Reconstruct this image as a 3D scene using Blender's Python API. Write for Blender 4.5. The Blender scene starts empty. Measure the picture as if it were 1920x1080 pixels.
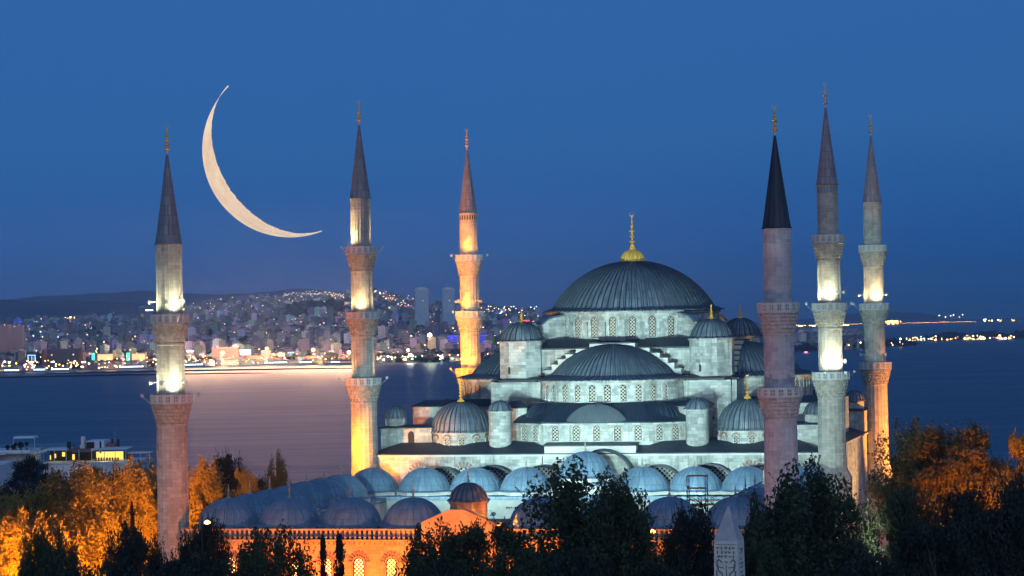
import bpy, math, random
from mathutils import Vector, Matrix
PI=math.pi; R=math.radians
random.seed(7)
scene=bpy.context.scene; col=scene.collection
# ------------------------------------------------------------------ camera
F_,PIT,ROLL,YAW=4941.89,.0110,.0184,-.2340
CAM=Vector((74.054,-357.518,39.169))
_cr,_sr,_cp,_sp,_c,_s=math.cos(ROLL),math.sin(ROLL),math.cos(PIT),math.sin(PIT),math.cos(YAW),math.sin(YAW)
def ray(px,py):
    a,b=px-960,540-py
    X=(_cr*a+_sr*b)/F_; U=(-_sr*a+_cr*b)/F_
    Y=_cp-U*_sp; Z=_sp+U*_cp
    return Vector((_c*X+_s*Y,-_s*X+_c*Y,Z))
fwd=ray(960,540).normalized(); rt=(ray(961,540)-ray(960,540)).normalized(); up=rt.cross(fwd)
cam=bpy.data.objects.new('camera',bpy.data.cameras.new('camera')); col.objects.link(cam)
cam.matrix_world=Matrix.Translation(CAM)@Matrix((rt,up,-fwd)).transposed().to_4x4()
cam.data.sensor_width=36; cam.data.lens=F_*36/1920; cam.data.clip_start=1; cam.data.clip_end=80000
scene.camera=cam
FH=Vector((_s,_c,0)); RH=Vector((_c,-_s,0)); RZ=-YAW      # level forward / right, heading
def hor(px): return 594.4-(px-960)*_sr
def G(px,Y,z=0.0):                                       # ground point at depth Y metres towards bearing px
    X=(px-960)/F_*Y
    p=CAM+FH*Y+RH*X; return Vector((p.x,p.y,z))
def zat(px,py,Y): return CAM.z+(hor(px)-py)/F_*Y
# ------------------------------------------------------------------ world, after-glow sun
scene.view_settings.view_transform='Standard'; scene.view_settings.look='None'
scene.view_settings.exposure=0; scene.view_settings.gamma=1
W=bpy.data.worlds.new('World'); scene.world=W; W.use_nodes=True
nt=W.node_tree; N=nt.nodes; L=nt.links; N.clear()
out=N.new('ShaderNodeOutputWorld'); bg=N.new('ShaderNodeBackground'); L.new(bg.outputs[0],out.inputs[0])
tc=N.new('ShaderNodeTexCoord'); sep=N.new('ShaderNodeSeparateXYZ'); L.new(tc.outputs['Generated'],sep.inputs[0])
def ramp(nodes,links,fac,stops,interp='LINEAR'):
    r=nodes.new('ShaderNodeValToRGB'); e=r.color_ramp; e.interpolation=interp
    while len(e.elements)>1: e.elements.remove(e.elements[-1])
    e.elements[0].position=stops[0][0]; e.elements[0].color=(*stops[0][1],1)
    for p,c in stops[1:]:
        x=e.elements.new(p); x.color=(*c,1)
    links.new(fac,r.inputs[0]); return r.outputs[0]
def dotn(v):
    d=N.new('ShaderNodeVectorMath'); d.operation='DOT_PRODUCT'; L.new(tc.outputs['Generated'],d.inputs[0]); d.inputs[1].default_value=v; return d.outputs['Value']
def mapr(v,a,b,c=0,d=1,smooth=True):
    m=N.new('ShaderNodeMapRange'); m.inputs[1].default_value=a; m.inputs[2].default_value=b; m.inputs[3].default_value=c; m.inputs[4].default_value=d
    if smooth: m.interpolation_type='SMOOTHSTEP'
    L.new(v,m.inputs[0]); return m.outputs[0]
def mixc(f,a,b,blend='MIX'):
    m=N.new('ShaderNodeMix'); m.data_type='RGBA'; m.blend_type=blend
    if isinstance(f,float): m.inputs[0].default_value=f
    else: L.new(f,m.inputs[0])
    for i,x in ((6,a),(7,b)):
        if isinstance(x,tuple): m.inputs[i].default_value=(*x,1)
        else: L.new(x,m.inputs[i])
    return m.outputs[2]
lft=ramp(N,L,sep.outputs['Z'],[(0.0,(.030,.078,.215)),(.010,(.034,.092,.262)),(.03,(.026,.108,.335)),(.07,(.027,.128,.375)),(.12,(.028,.130,.385)),(.5,(.03,.11,.33)),(1,(.025,.09,.28))])
rgt=ramp(N,L,sep.outputs['Z'],[(0.0,(.0015,.046,.150)),(.010,(.001,.063,.225)),(.03,(.012,.088,.300)),(.07,(.027,.124,.365)),(.12,(.028,.128,.38)),(.5,(.03,.11,.33)),(1,(.025,.09,.28))])
side=mapr(dotn(tuple(RH)),-.02,.19)
sky=mixc(side,lft,rgt)
# after-glow in the west, behind the camera
west=mapr(dotn((.35,-.92,.12)),.0,1.0)
glow=ramp(N,L,sep.outputs['Z'],[(0,(.40,.45,.55)),(.25,(.34,.48,.74)),(1,(.09,.25,.55))])
sky=mixc(west,sky,glow)
L.new(sky,bg.inputs[0]); bg.inputs[1].default_value=1.0
sun=bpy.data.lights.new('afterglow_sun','SUN'); sun.energy=.22; sun.angle=R(30); sun.color=(.62,.78,1.0)
so=bpy.data.objects.new('afterglow_sun',sun); col.objects.link(so)
so.rotation_euler=Vector((-.30,.85,-.42)).to_track_quat('-Z','Y').to_euler()
def spot(name,loc,target,power,color,size=60,blend=.6,radius=.3):
    l=bpy.data.lights.new(name,'SPOT'); l.energy=power; l.color=color; l.spot_size=R(size); l.spot_blend=blend; l.shadow_soft_size=radius
    o=bpy.data.objects.new(name,l); col.objects.link(o); o.location=loc
    o.rotation_euler=(Vector(target)-Vector(loc)).to_track_quat('-Z','Y').to_euler(); return o
def point(name,loc,power,color,radius=.3):
    l=bpy.data.lights.new(name,'POINT'); l.energy=power; l.color=color; l.shadow_soft_size=radius
    o=bpy.data.objects.new(name,l); col.objects.link(o); o.location=loc; return o
COOL=(.65,1.0,.97); SOD=(1.0,.32,.0); WARM=(1.0,.86,.52)
# cool floodlights on the arcade roofs, towards the prayer hall
spot('sodium_floodlight',(-8,-96,3),(-2,-66,19),26000,(1,.34,.08),50,.8,.4)
spot('sodium_floodlight',(-24,-99,5),(-18,-66,17),16000,(1,.26,.10),60,.8,.4)
spot('sodium_floodlight',(-36.5,-9.5,20.5),(-27,4,23.0),26000,(1,.30,.0),62,.7,.3)
spot('cool_floodlight',(33.4,-62.6,19.8),(33,0,27),52000,(.78,1,.92),34,.8,.5)
spot('added_minaret_fill',(48,-112,6),(35,-68,34),130000,(1,.93,.98),42,.8,.5)  # unseen fill light added to lighten the pale right front minaret
for u in (-7.6,5.6): spot('gate_floodlight',(u,-69.4,15.7),(-1,-66,19.8),6500,(1,.20,.02),80,.8,.15)
for u,tu in ((-18.7,-16),(-11.2,-7),(11.1,7),(18.5,19)):
    spot('cool_floodlight',(u,-63.0,19.6),(tu,14,28),142000,COOL,40,.8,.5)
# sodium lamps, left flank, right flank, rear, front wall
spot('sodium_floodlight',(-43.5,-12,10),(-33,0,32),95000,(1,.22,.0),84,.7,.4)
spot('sodium_floodlight',(-46,36,14.5),(-33,61,38),400000,(1,.25,.0),62,.7,.4)
spot('sodium_floodlight',(-50,24,14),(-17,20,32),80000,SOD,64,.7,.4)
spot('sodium_floodlight',(53,56,9),(33,62,22),130000,(1,.32,.03),48,.7,.4)
spot('sodium_floodlight',(56,40,4),(30,34,24),60000,(1,.5,.15),70,.7,.4)
spot('sodium_floodlight',(-66,-92,3),(-36,-70,18),16000,(1,.34,.06),60,.8,.4)
spot('sodium_floodlight',(-34,-98,3),(-36,-70,26),9000,(1,.6,.5),60,.8,.4)
for u in (-24,-14,-4,8,16):
    spot('wall_floodlight',(u,-79,3.0),(u,-70,12),24000,(1,.20,.0),100,.7,.3)
spot('sodium_floodlight',(42,-96,3),(37,-70,26),9000,(1,.72,.75),60,.8,.4)
for u in (-22,-7.5,8,22): point('arcade_lamp',(u,-8,8.5),1500,(1,.66,.42),.4)

# ------------------------------------------------------------------ materials
def newmat(name):
    m=bpy.data.materials.new(name); m.use_nodes=True; n=m.node_tree.nodes; l=m.node_tree.links
    return m,n,l,n['Principled BSDF']
def tex(n,l,kind,vec,**kw):
    t=n.new(kind)
    for k,v in kw.items():
        if k in t.inputs: t.inputs[k].default_value=v
        else: setattr(t,k,v)
    if vec is not None: l.new(vec,t.inputs['Vector'])
    return t
def mapping(n,l,vec,sc,loc=(0,0,0)):
    m=n.new('ShaderNodeMapping'); m.inputs['Scale'].default_value=sc; m.inputs['Location'].default_value=loc; l.new(vec,m.inputs[0]); return m.outputs[0]
def mx(n,l,f,a,b,blend='MIX'):
    m=n.new('ShaderNodeMix'); m.data_type='RGBA'; m.blend_type=blend
    if isinstance(f,(float,int)): m.inputs[0].default_value=f
    else: l.new(f,m.inputs[0])
    for i,x in ((6,a),(7,b)):
        if isinstance(x,tuple): m.inputs[i].default_value=(*x,1)
        else: l.new(x,m.inputs[i])
    return m.outputs[2]
def mr(n,l,v,a,b,c=0,d=1):
    m=n.new('ShaderNodeMapRange'); m.inputs[1].default_value=a; m.inputs[2].default_value=b; m.inputs[3].default_value=c; m.inputs[4].default_value=d
    l.new(v,m.inputs[0]); return m.outputs[0]
def stone(name,c1,c2,mort,bw=1.15,rh=.46,stain=.6,bump=.25,vari=.5):
    m,n,l,p=newmat(name); uv0=n.new('ShaderNodeTexCoord').outputs['UV']
    geo=n.new('ShaderNodeNewGeometry').outputs['Position']
    wob=tex(n,l,'ShaderNodeTexNoise',uv0,Scale=.9,Detail=2); vm=n.new('ShaderNodeVectorMath'); vm.operation='MULTIPLY_ADD'; l.new(wob.outputs['Color'],vm.inputs[0]); vm.inputs[1].default_value=(.25,.05,0); l.new(uv0,vm.inputs[2]); uv=vm.outputs[0]
    b=tex(n,l,'ShaderNodeTexBrick',uv); b.inputs['Scale'].default_value=1; b.inputs['Brick Width'].default_value=bw; b.inputs['Row Height'].default_value=rh; b.squash=.7; b.squash_frequency=3
    b.inputs['Mortar Size'].default_value=.012; b.inputs['Mortar Smooth'].default_value=.5; b.inputs['Bias'].default_value=-.25
    b.inputs['Color1'].default_value=(*c1,1); b.inputs['Color2'].default_value=(*c2,1); b.inputs['Mortar'].default_value=(*mort,1)
    b2=tex(n,l,'ShaderNodeTexBrick',uv); b2.inputs['Scale'].default_value=1; b2.inputs['Brick Width'].default_value=bw*2.1; b2.inputs['Row Height'].default_value=rh*2; b2.offset=.37
    b2.inputs['Mortar Size'].default_value=0; b2.inputs['Bias'].default_value=-.35; b2.inputs['Color1'].default_value=(1,1,1,1); b2.inputs['Color2'].default_value=(.36,.39,.41,1)
    n1=tex(n,l,'ShaderNodeTexNoise',mapping(n,l,geo,(.30,.30,.07)),Scale=1.0,Detail=7,Roughness=.68)
    n2=tex(n,l,'ShaderNodeTexNoise',mapping(n,l,geo,(.9,.9,1.6)),Scale=1.0,Detail=5,Roughness=.7)
    n4=tex(n,l,'ShaderNodeTexNoise',mapping(n,l,geo,(1.4,1.4,.05)),Scale=1.0,Detail=4,Roughness=.6)
    c=mx(n,l,vari,b.outputs['Color'],b2.outputs['Color'],'MULTIPLY')
    c=mx(n,l,mr(n,l,n2.outputs['Fac'],.45,.75,.0,.3),c,tuple(min(1,x*1.3) for x in c1))
    c=mx(n,l,mr(n,l,n1.outputs['Fac'],.49,.66,0,stain),c,tuple(x*.30 for x in c1))
    c=mx(n,l,mr(n,l,n4.outputs['Fac'],.56,.70,0,stain*.8),c,(c1[0]*.24,c1[1]*.26,c1[2]*.24))
    l.new(c,p.inputs['Base Color']); p.inputs['Roughness'].default_value=.9
    bp=n.new('ShaderNodeBump'); bp.inputs['Strength'].default_value=bump; bp.inputs['Distance'].default_value=.05
    l.new(mx(n,l,.4,b.outputs['Fac'],n2.outputs['Fac']),bp.inputs['Height']); bp.invert=True; l.new(bp.outputs[0],p.inputs['Normal'])
    return m
M={}
M['stone']=stone('limestone_wall',(.50,.505,.475),(.19,.205,.20),(.18,.18,.175),stain=.85,vari=.8)
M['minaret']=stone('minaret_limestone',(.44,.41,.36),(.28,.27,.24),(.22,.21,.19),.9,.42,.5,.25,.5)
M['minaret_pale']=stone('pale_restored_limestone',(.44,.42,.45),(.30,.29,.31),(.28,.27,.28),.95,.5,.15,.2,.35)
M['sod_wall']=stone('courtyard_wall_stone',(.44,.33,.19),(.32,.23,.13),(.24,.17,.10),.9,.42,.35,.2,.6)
def plain(name,c,rough=.8,metal=0,noise=.25,scale=1.5):
    m,n,l,p=newmat(name); g=n.new('ShaderNodeTexCoord').outputs['Object']
    t=tex(n,l,'ShaderNodeTexNoise',g,Scale=scale,Detail=5)
    l.new(mx(n,l,mr(n,l,t.outputs['Fac'],.3,.7),tuple(x*(1-noise) for x in c),tuple(min(1,x*(1+noise)) for x in c)),p.inputs['Base Color'])
    p.inputs['Roughness'].default_value=rough; p.inputs['Metallic'].default_value=metal; return m
M['carved']=plain('carved_limestone',(.36,.34,.29),.9,0,.3,2)
M['carved_pale']=plain('carved_pale_limestone',(.42,.38,.37),.9,0,.2,2)
M['marble']=plain('pale_marble',(.50,.50,.47),.7,0,.12,.8)
M['gold']=plain('gilded_metal',(.85,.48,.08),.32,1,.1,6)
M['gold'].node_tree.nodes['Principled BSDF'].inputs['Metallic'].default_value=.35
M['dark']=plain('dark_opening',(.02,.02,.025),.8,0,.1)
M['horn']=plain('grey_horn_metal',(.45,.45,.45),.5,.3,.1)
M['steel']=plain('brown_painted_steel',(.20,.11,.06),.6,.2,.2)
M['white']=plain('white_render',(.62,.63,.64),.8,0,.1,.5)
M['granite']=plain('obelisk_granite',(.66,.62,.56),.9,0,.12,1.5)
M['granite_cap']=plain('dark_pink_granite',(.46,.41,.42),.85,0,.18,1.2)
M['engrave']=plain('engraved_shadowed_granite',(.16,.13,.11),.9,0,.2)
M['redstone']=plain('reddish_voussoir_stone',(.26,.14,.11),.9,0,.2)
def lead(name,c,streak=.6,seam=1.6):
    m,n,l,p=newmat(name); uv=n.new('ShaderNodeTexCoord').outputs['UV']; ob=n.new('ShaderNodeNewGeometry').outputs['Position']
    t=tex(n,l,'ShaderNodeTexNoise',mapping(n,l,uv,(3.2,.28,1)),Scale=1.0,Detail=6,Roughness=.7)
    t2=tex(n,l,'ShaderNodeTexNoise',ob,Scale=.5,Detail=5,Roughness=.6)
    b=tex(n,l,'ShaderNodeTexBrick',uv); b.inputs['Scale'].default_value=1; b.inputs['Brick Width'].default_value=seam*.6; b.inputs['Row Height'].default_value=seam; b.inputs['Mortar Size'].default_value=.035
    b.inputs['Color1'].default_value=(1,1,1,1); b.inputs['Color2'].default_value=(.55,.58,.64,1); b.inputs['Mortar'].default_value=(.35,.36,.4,1)
    k=mx(n,l,mr(n,l,t.outputs['Fac'],.42,.66,0,streak),c,tuple(x*.22 for x in c))
    k=mx(n,l,mr(n,l,t2.outputs['Fac'],.4,.7,0,.4),k,tuple(min(1,x*1.35) for x in c))
    k=mx(n,l,.75,k,b.outputs['Color'],'MULTIPLY')
    l.new(k,p.inputs['Base Color']); p.inputs['Roughness'].default_value=.55; p.inputs['Metallic'].default_value=.15
    bp=n.new('ShaderNodeBump'); bp.inputs['Strength'].default_value=.3; bp.inputs['Distance'].default_value=.05; l.new(t.outputs['Fac'],bp.inputs['Height']); l.new(bp.outputs[0],p.inputs['Normal'])
    return m
M['lead']=lead('weathered_lead',(.165,.20,.245),.85)
M['lead_dark']=lead('dark_lead',(.018,.032,.055),.6)
M['lead_blue']=lead('smooth_pale_lead',(.17,.27,.36),.25,1.3)
M['lead_cone']=lead('minaret_cone_lead',(.25,.24,.27),.4,1.15)
M['seam']=plain('grimy_shaded_lead_seam',(.025,.04,.055),.7,0,.2)  # grime plus painted rib shade, since frontal lamps flatten the relief
M['seam_blue']=plain('shaded_pale_lead_seam',(.09,.15,.21),.7,0,.2)  # rib shade painted darker on the pale domes
M['lead_cone_dark']=lead('new_dark_cone_lead',(.022,.030,.050),.3,3)
def lattice(name,base,hole,emit=None,sc=3.4,es=0):
    m,n,l,p=newmat(name); uv=n.new('ShaderNodeTexCoord').outputs['UV']
    sp=n.new('ShaderNodeSeparateXYZ'); l.new(uv,sp.inputs[0])
    def mth(op,a,b=None):
        q=n.new('ShaderNodeMath'); q.operation=op
        for i,x in ((0,a),(1,b)):
            if x is None: continue
            if isinstance(x,(float,int)): q.inputs[i].default_value=x
            else: l.new(x,q.inputs[i])
        return q.outputs[0]
    a=mth('MULTIPLY',sp.outputs[0],sc*PI); b=mth('MULTIPLY',sp.outputs[1],sc*PI)
    s=mth('MULTIPLY',mth('SINE',mth('ADD',a,b)),mth('SINE',mth('SUBTRACT',a,b)))
    f=mr(n,l,mth('ABSOLUTE',s),.38,.5)
    l.new(mx(n,l,f,base,hole),p.inputs['Base Color']); p.inputs['Roughness'].default_value=.9
    if emit:
        l.new(mx(n,l,f,(0,0,0),emit),p.inputs['Emission Color']); p.inputs['Emission Strength'].default_value=es
    return m
M['lattice']=lattice('pierced_stone_lattice',(.44,.39,.32),(.015,.015,.02),None,2.05)
M['lattice_big']=lattice('checker_lattice',(.42,.41,.38),(.03,.03,.04),None,1.5)
M['lattice_lit']=lattice('lattice_with_lit_room_behind',(.30,.2,.12),(.9,.75,.4),(1,.72,.28),2.1,1.6)
def emis(name,c,s):
    m,n,l,p=newmat(name); p.inputs['Base Color'].default_value=(0.02,.02,.02,1); p.inputs['Emission Color'].default_value=(*c,1); p.inputs['Emission Strength'].default_value=s; return m
M['lamp_white']=emis('lamp_glass_white',(1,.86,.62),18)
M['lamp_orange']=emis('lamp_glass_sodium',(1,.5,.12),14)
M['lamp_red']=emis('lamp_glass_red',(1,.1,.2),8)
M['lamp_green']=emis('lamp_glass_green',(.3,1,.5),6)
M['lamp_cool']=emis('lamp_glass_cool',(.7,.9,1),10)
M['lit_amber']=emis('lit_amber_room',(1,.66,.12),1.6)
M['lit_facade']=emis('floodlit_facade_panel',(1,.62,.25),1.6)
M['neon_blue']=emis('blue_light_strip',(.05,.07,1),1.5)
M['neon_red']=emis('red_light_strip',(1,.08,.15),3)
M['neon_cyan']=emis('pale_blue_light_strip',(.25,.55,1),2.5)
M['neon_green']=emis('green_light_strip',(.05,.9,.5),2.5)
def city(name,c,lit=.004,es=3.0,wx=3.2,wz=3.0,dark=.45):
    m,n,l,p=newmat(name); uv=n.new('ShaderNodeTexCoord').outputs['UV']
    at=n.new('ShaderNodeAttribute'); at.attribute_name='tint'
    b=tex(n,l,'ShaderNodeTexBrick',uv); b.offset=0; b.inputs['Scale'].default_value=1; b.inputs['Brick Width'].default_value=wx; b.inputs['Row Height'].default_value=wz
    b.inputs['Mortar Size'].default_value=wx*.25; b.inputs['Mortar Smooth'].default_value=.1
    b.inputs['Color1'].default_value=(dark,dark,dark*1.1,1); b.inputs['Color2'].default_value=(dark*.7,dark*.7,dark*.8,1); b.inputs['Mortar'].default_value=(1,1,1,1)
    k=mx(n,l,1.0,at.outputs['Color'],b.outputs['Color'],'MULTIPLY'); k=mx(n,l,1.0,k,c,'MULTIPLY')
    l.new(k,p.inputs['Base Color']); p.inputs['Roughness'].default_value=.9
    w=tex(n,l,'ShaderNodeTexWhiteNoise',None); sn=n.new('ShaderNodeVectorMath'); sn.operation='SNAP'; l.new(uv,sn.inputs[0]); sn.inputs[1].default_value=(wx,wz,1)
    ad=n.new('ShaderNodeVectorMath'); ad.operation='ADD'; l.new(sn.outputs[0],ad.inputs[0]); l.new(at.outputs['Color'],ad.inputs[1]); l.new(ad.outputs[0],w.inputs['Vector'])
    g=n.new('ShaderNodeMath'); g.operation='GREATER_THAN'; l.new(w.outputs['Value'],g.inputs[0]); g.inputs[1].default_value=1-lit
    e=mx(n,l,g.outputs[0],(0,0,0),(1,.72,.4)); inv=mx(n,l,b.outputs['Fac'],e,(0,0,0))
    l.new(inv,p.inputs['Emission Color']); p.inputs['Emission Strength'].default_value=es
    return m
M['city']=city('far_building_render',(.80,.85,.92))
M['tower']=city('glass_tower_cladding',(.52,.66,.74),.004,3,4,4,.7)
M['roof_tile']=plain('far_red_roof_tile',(.20,.10,.08),.9,0,.2,.05)
def leaf(name,c,c2):
    m,n,l,p=newmat(name); g=n.new('ShaderNodeNewGeometry')
    t=tex(n,l,'ShaderNodeTexNoise',g.outputs['Position'],Scale=.55,Detail=3)
    w=tex(n,l,'ShaderNodeTexNoise',g.outputs['Position'],Scale=6.0,Detail=1)
    k=mx(n,l,mr(n,l,t.outputs['Fac'],.35,.65),c,c2); k=mx(n,l,mr(n,l,w.outputs['Fac'],.3,.7,0,.5),k,tuple(x*.5 for x in c))
    l.new(k,p.inputs['Base Color']); p.inputs['Roughness'].default_value=.65
    tr=n.new('ShaderNodeBsdfTranslucent'); l.new(k,tr.inputs[0]); ms=n.new('ShaderNodeMixShader'); ms.inputs[0].default_value=.3
    l.new(p.outputs[0],ms.inputs[1]); l.new(tr.outputs[0],ms.inputs[2]); l.new(ms.outputs[0],n['Material Output'].inputs[0]); return m
M['leaf']=leaf('dark_green_leaves',(.036,.058,.018),(.055,.078,.024))
M['leaf_mid']=leaf('autumn_green_leaves',(.10,.09,.025),(.15,.11,.03))
M['court_facade']=plain('courtyard_marble',(.34,.35,.33),.8,0,.18,.8)
M['ferry_paint']=plain('ferry_paint',(.28,.30,.32),.7,0,.1)
M['leaf_dark']=leaf('blackish_green_needles',(.012,.022,.014),(.017,.030,.017))
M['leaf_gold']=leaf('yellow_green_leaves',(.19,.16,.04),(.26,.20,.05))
M['bark']=plain('bark',(.07,.05,.035),.95,0,.3,3)

# ------------------------------------------------------------------ mesh helpers
class MB:
    def __init__(s): s.v=[];s.f=[];s.uv=[];s.mi=[]
    def add(s,vs,fs,uvs=None,mi=0):
        o=len(s.v); s.v+= [tuple(p) for p in vs]
        for i,f in enumerate(fs):
            s.f.append([o+j for j in f]); s.uv.append(uvs[i] if uvs else None); s.mi.append(mi)
        return s
    def box(s,x0,x1,y0,y1,z0,z1,mi=0,rz=0,c=None):
        vs=[(x,y,z) for z in (z0,z1) for y in (y0,y1) for x in (x0,x1)]
        if rz:
            cx,cy=c if c else ((x0+x1)/2,(y0+y1)/2); a,b=math.cos(rz),math.sin(rz)
            vs=[(cx+(x-cx)*a-(y-cy)*b,cy+(x-cx)*b+(y-cy)*a,z) for x,y,z in vs]
        return s.add(vs,[(0,2,3,1),(4,5,7,6),(0,1,5,4),(1,3,7,5),(3,2,6,7),(2,0,4,6)],None,mi)
    def prism(s,poly,z0,z1,mi=0,top=None):
        n=len(poly); t=top or poly
        vs=[(x,y,z0) for x,y in poly]+[(x,y,z1) for x,y in t]
        return s.add(vs,[tuple(range(n))[::-1],tuple(range(n,2*n))]+[(i,(i+1)%n,n+(i+1)%n,n+i) for i in range(n)],None,mi)
    def slab(s,poly,y0,y1,mi=0):                     # polygon in XZ, extruded along y
        n=len(poly); vs=[(x,y0,z) for x,z in poly]+[(x,y1,z) for x,z in poly]
        return s.add(vs,[tuple(range(n)),tuple(range(n,2*n))[::-1]]+[(i,n+i,n+(i+1)%n,(i+1)%n) for i in range(n)],None,mi)
    def bar(s,a,b,r,n=4,mi=0,r2=None):
        a,b=Vector(a),Vector(b); d=(b-a).normalized(); q=d.cross(Vector((0,0,1)))
        if q.length<.01: q=d.cross(Vector((1,0,0)))
        q.normalize(); w=d.cross(q); r2=r if r2 is None else r2
        vs=[tuple(a+(q*math.cos(t)+w*math.sin(t))*r) for t in [2*PI*i/n+PI/4 for i in range(n)]]+[tuple(b+(q*math.cos(t)+w*math.sin(t))*r2) for t in [2*PI*i/n+PI/4 for i in range(n)]]
        return s.add(vs,[tuple(range(n))[::-1],tuple(range(n,2*n))]+[(i,(i+1)%n,n+(i+1)%n,n+i) for i in range(n)],None,mi)
    def lathe(s,prof,n=32,a0=0,a1=2*PI,cx=0,cy=0,mi=0,angs=None,rot=0):
        full=abs(a1-a0-2*PI)<1e-6
        A=angs or [(a0+(a1-a0)*i/n,0) for i in range(n if full else n+1)]
        k=len(A); vs=[];fs=[];uvs=[]; arc=[0]; seam=[]
        for i in range(1,len(prof)): arc.append(arc[-1]+math.hypot(prof[i][0]-prof[i-1][0],prof[i][1]-prof[i-1][1]))
        rr=max(p[0] for p in prof)
        for r,z in prof:
            for a,dr in A:
                q=r+dr*min(1,r/(rr*.25)); vs.append((cx+q*math.cos(a+rot),cy+q*math.sin(a+rot),z+(dr*.5 if dr>0 and r<rr*.97 else 0)))
        m=k if full else k-1
        for i in range(len(prof)-1):
            for j in range(m):
                j2=(j+1)%k; fs.append((i*k+j,i*k+j2,(i+1)*k+j2,(i+1)*k+j))
                u0=A[j][0]*rr; u1=(A[j2][0] if j2>j else a1)*rr
                uvs.append([(u0,arc[i]),(u1,arc[i]),(u1,arc[i+1]),(u0,arc[i+1])])
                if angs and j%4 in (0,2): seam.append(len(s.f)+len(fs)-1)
        s.add(vs,fs,uvs,mi)
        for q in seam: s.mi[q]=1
        return s
    def xf(s,fn): s.v=[tuple(fn(Vector(p))) for p in s.v]; return s
    def mesh(s,name,mats,smooth=False,tint=None):
        me=bpy.data.meshes.new(name); me.from_pydata(s.v,[],s.f); me.update()
        mats=list(mats) if isinstance(mats,(list,tuple)) else [mats]
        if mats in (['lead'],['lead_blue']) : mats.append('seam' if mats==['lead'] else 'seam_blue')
        for m in mats: me.materials.append(M[m])
        ul=me.uv_layers.new(name='UVMap').data
        for p in me.polygons:
            p.material_index=min(s.mi[p.index],len(me.materials)-1); p.use_smooth=smooth
            u=s.uv[p.index]
            if u is None:
                nn=p.normal
                t=Vector((-nn.y,nn.x,0)) if abs(nn.z)<.95 else Vector((1,0,0))
                t.normalize(); b=nn.cross(t)
                for li in p.loop_indices:
                    c=me.vertices[me.loops[li].vertex_index].co; ul[li].uv=(c.dot(t),c.dot(b))
            else:
                for k,li in enumerate(p.loop_indices): ul[li].uv=u[k]
        if tint is not None:
            ca=me.color_attributes.new('tint','FLOAT_COLOR','CORNER')
            for p in me.polygons:
                for li in p.loop_indices: ca.data[li].color=(*tint[p.index],1)
        return me
    def build(s,name,mats,parent=None,smooth=False,loc=None,tint=None):
        o=bpy.data.objects.new(name,s.mesh(name,mats,smooth,tint)); col.objects.link(o)
        if parent: o.parent=parent
        if loc is not None: o.location=loc
        return o
def inst(name,me,parent,loc,rz=0,sc=None):
    o=bpy.data.objects.new(name,me); col.objects.link(o); o.parent=parent; o.location=loc; o.rotation_euler=(0,0,rz)
    if sc: o.scale=sc
    return o
def tag(o,label=None,cat=None,group=None,kind=None):
    if label: o['label']=label
    if cat: o['category']=cat
    if group: o['group']=group
    if kind: o['kind']=kind
    return o
def empty(name,loc,rz,label,cat,group=None):
    o=bpy.data.objects.new(name,None); col.objects.link(o); o.location=loc; o.rotation_euler=(0,0,rz); o.empty_display_size=.5
    return tag(o,label,cat,group)
def capprof(r,h,n=10,lip=.0,z0=0):
    """shallow circular cap of base radius r and height h"""
    RR=(r*r+h*h)/(2*h); th=math.asin(min(1,r/RR)) if h<=r else PI-math.asin(r/RR)
    p=[(RR*math.sin(th*(1-i/n)),z0+h-RR+RR*math.cos(th*(1-i/n))) for i in range(n+1)]
    p[-1]=(max(.02,p[-1][0]),p[-1][1])
    if lip: p=[(r+lip,z0-.28),(r+lip*.85,z0-.12),(r+lip*.3,z0+.02)]+p
    return p
def ribangs(k,w,d,r,a0=0,a1=2*PI):
    out=[]
    for i in range(k):
        a=a0+(a1-a0)*i/k; h=w/r/2
        out+=[(a-h*2.0,0),(a-h*.8,d),(a+h*.8,d),(a+h*2.0,0)]
    return out
def finial_mb(h,r,base=None):
    """gilded spire: stacked balls on a rod and an open crescent; base=(radius,height) of a ribbed bulb"""
    b=MB(); z=0
    if base:
        br,bh=base; prof=[(br*math.cos(t),bh*.72*math.sin(t)) for t in [i*PI/2/7 for i in range(7)]]+[(r*.55,bh*.86),(r*.4,bh)]
        b.lathe(prof,0,angs=ribangs(18,br*.10,br*.05,br)); z=bh; h=h-bh
    b.lathe([(r*.28,z),(r*.2,z+h*.85)],8)
    for i,(f,s) in enumerate(((.10,1),(.26,.8),(.42,.95),(.58,.62),(.70,.45))):
        c=z+h*f; q=r*s
        b.lathe([(r*.2,c-q*.55),(q*.8,c-q*.25),(q,c),(q*.75,c+q*.25),(r*.2,c+q*.5)],12)
    cz=z+h*.92; cr=h*.035+r*.28
    pts=[(cr*math.cos(t),cr*math.sin(t)) for t in [PI/2+.45+i*(2*PI-.9)/12 for i in range(13)]]
    for i in range(12):
        w=r*.20*(1-abs(i-5.5)/7); b.bar((pts[i][0],0,cz+pts[i][1]),(pts[i+1][0],0,cz+pts[i+1][1]),w,4)
    return b
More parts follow.
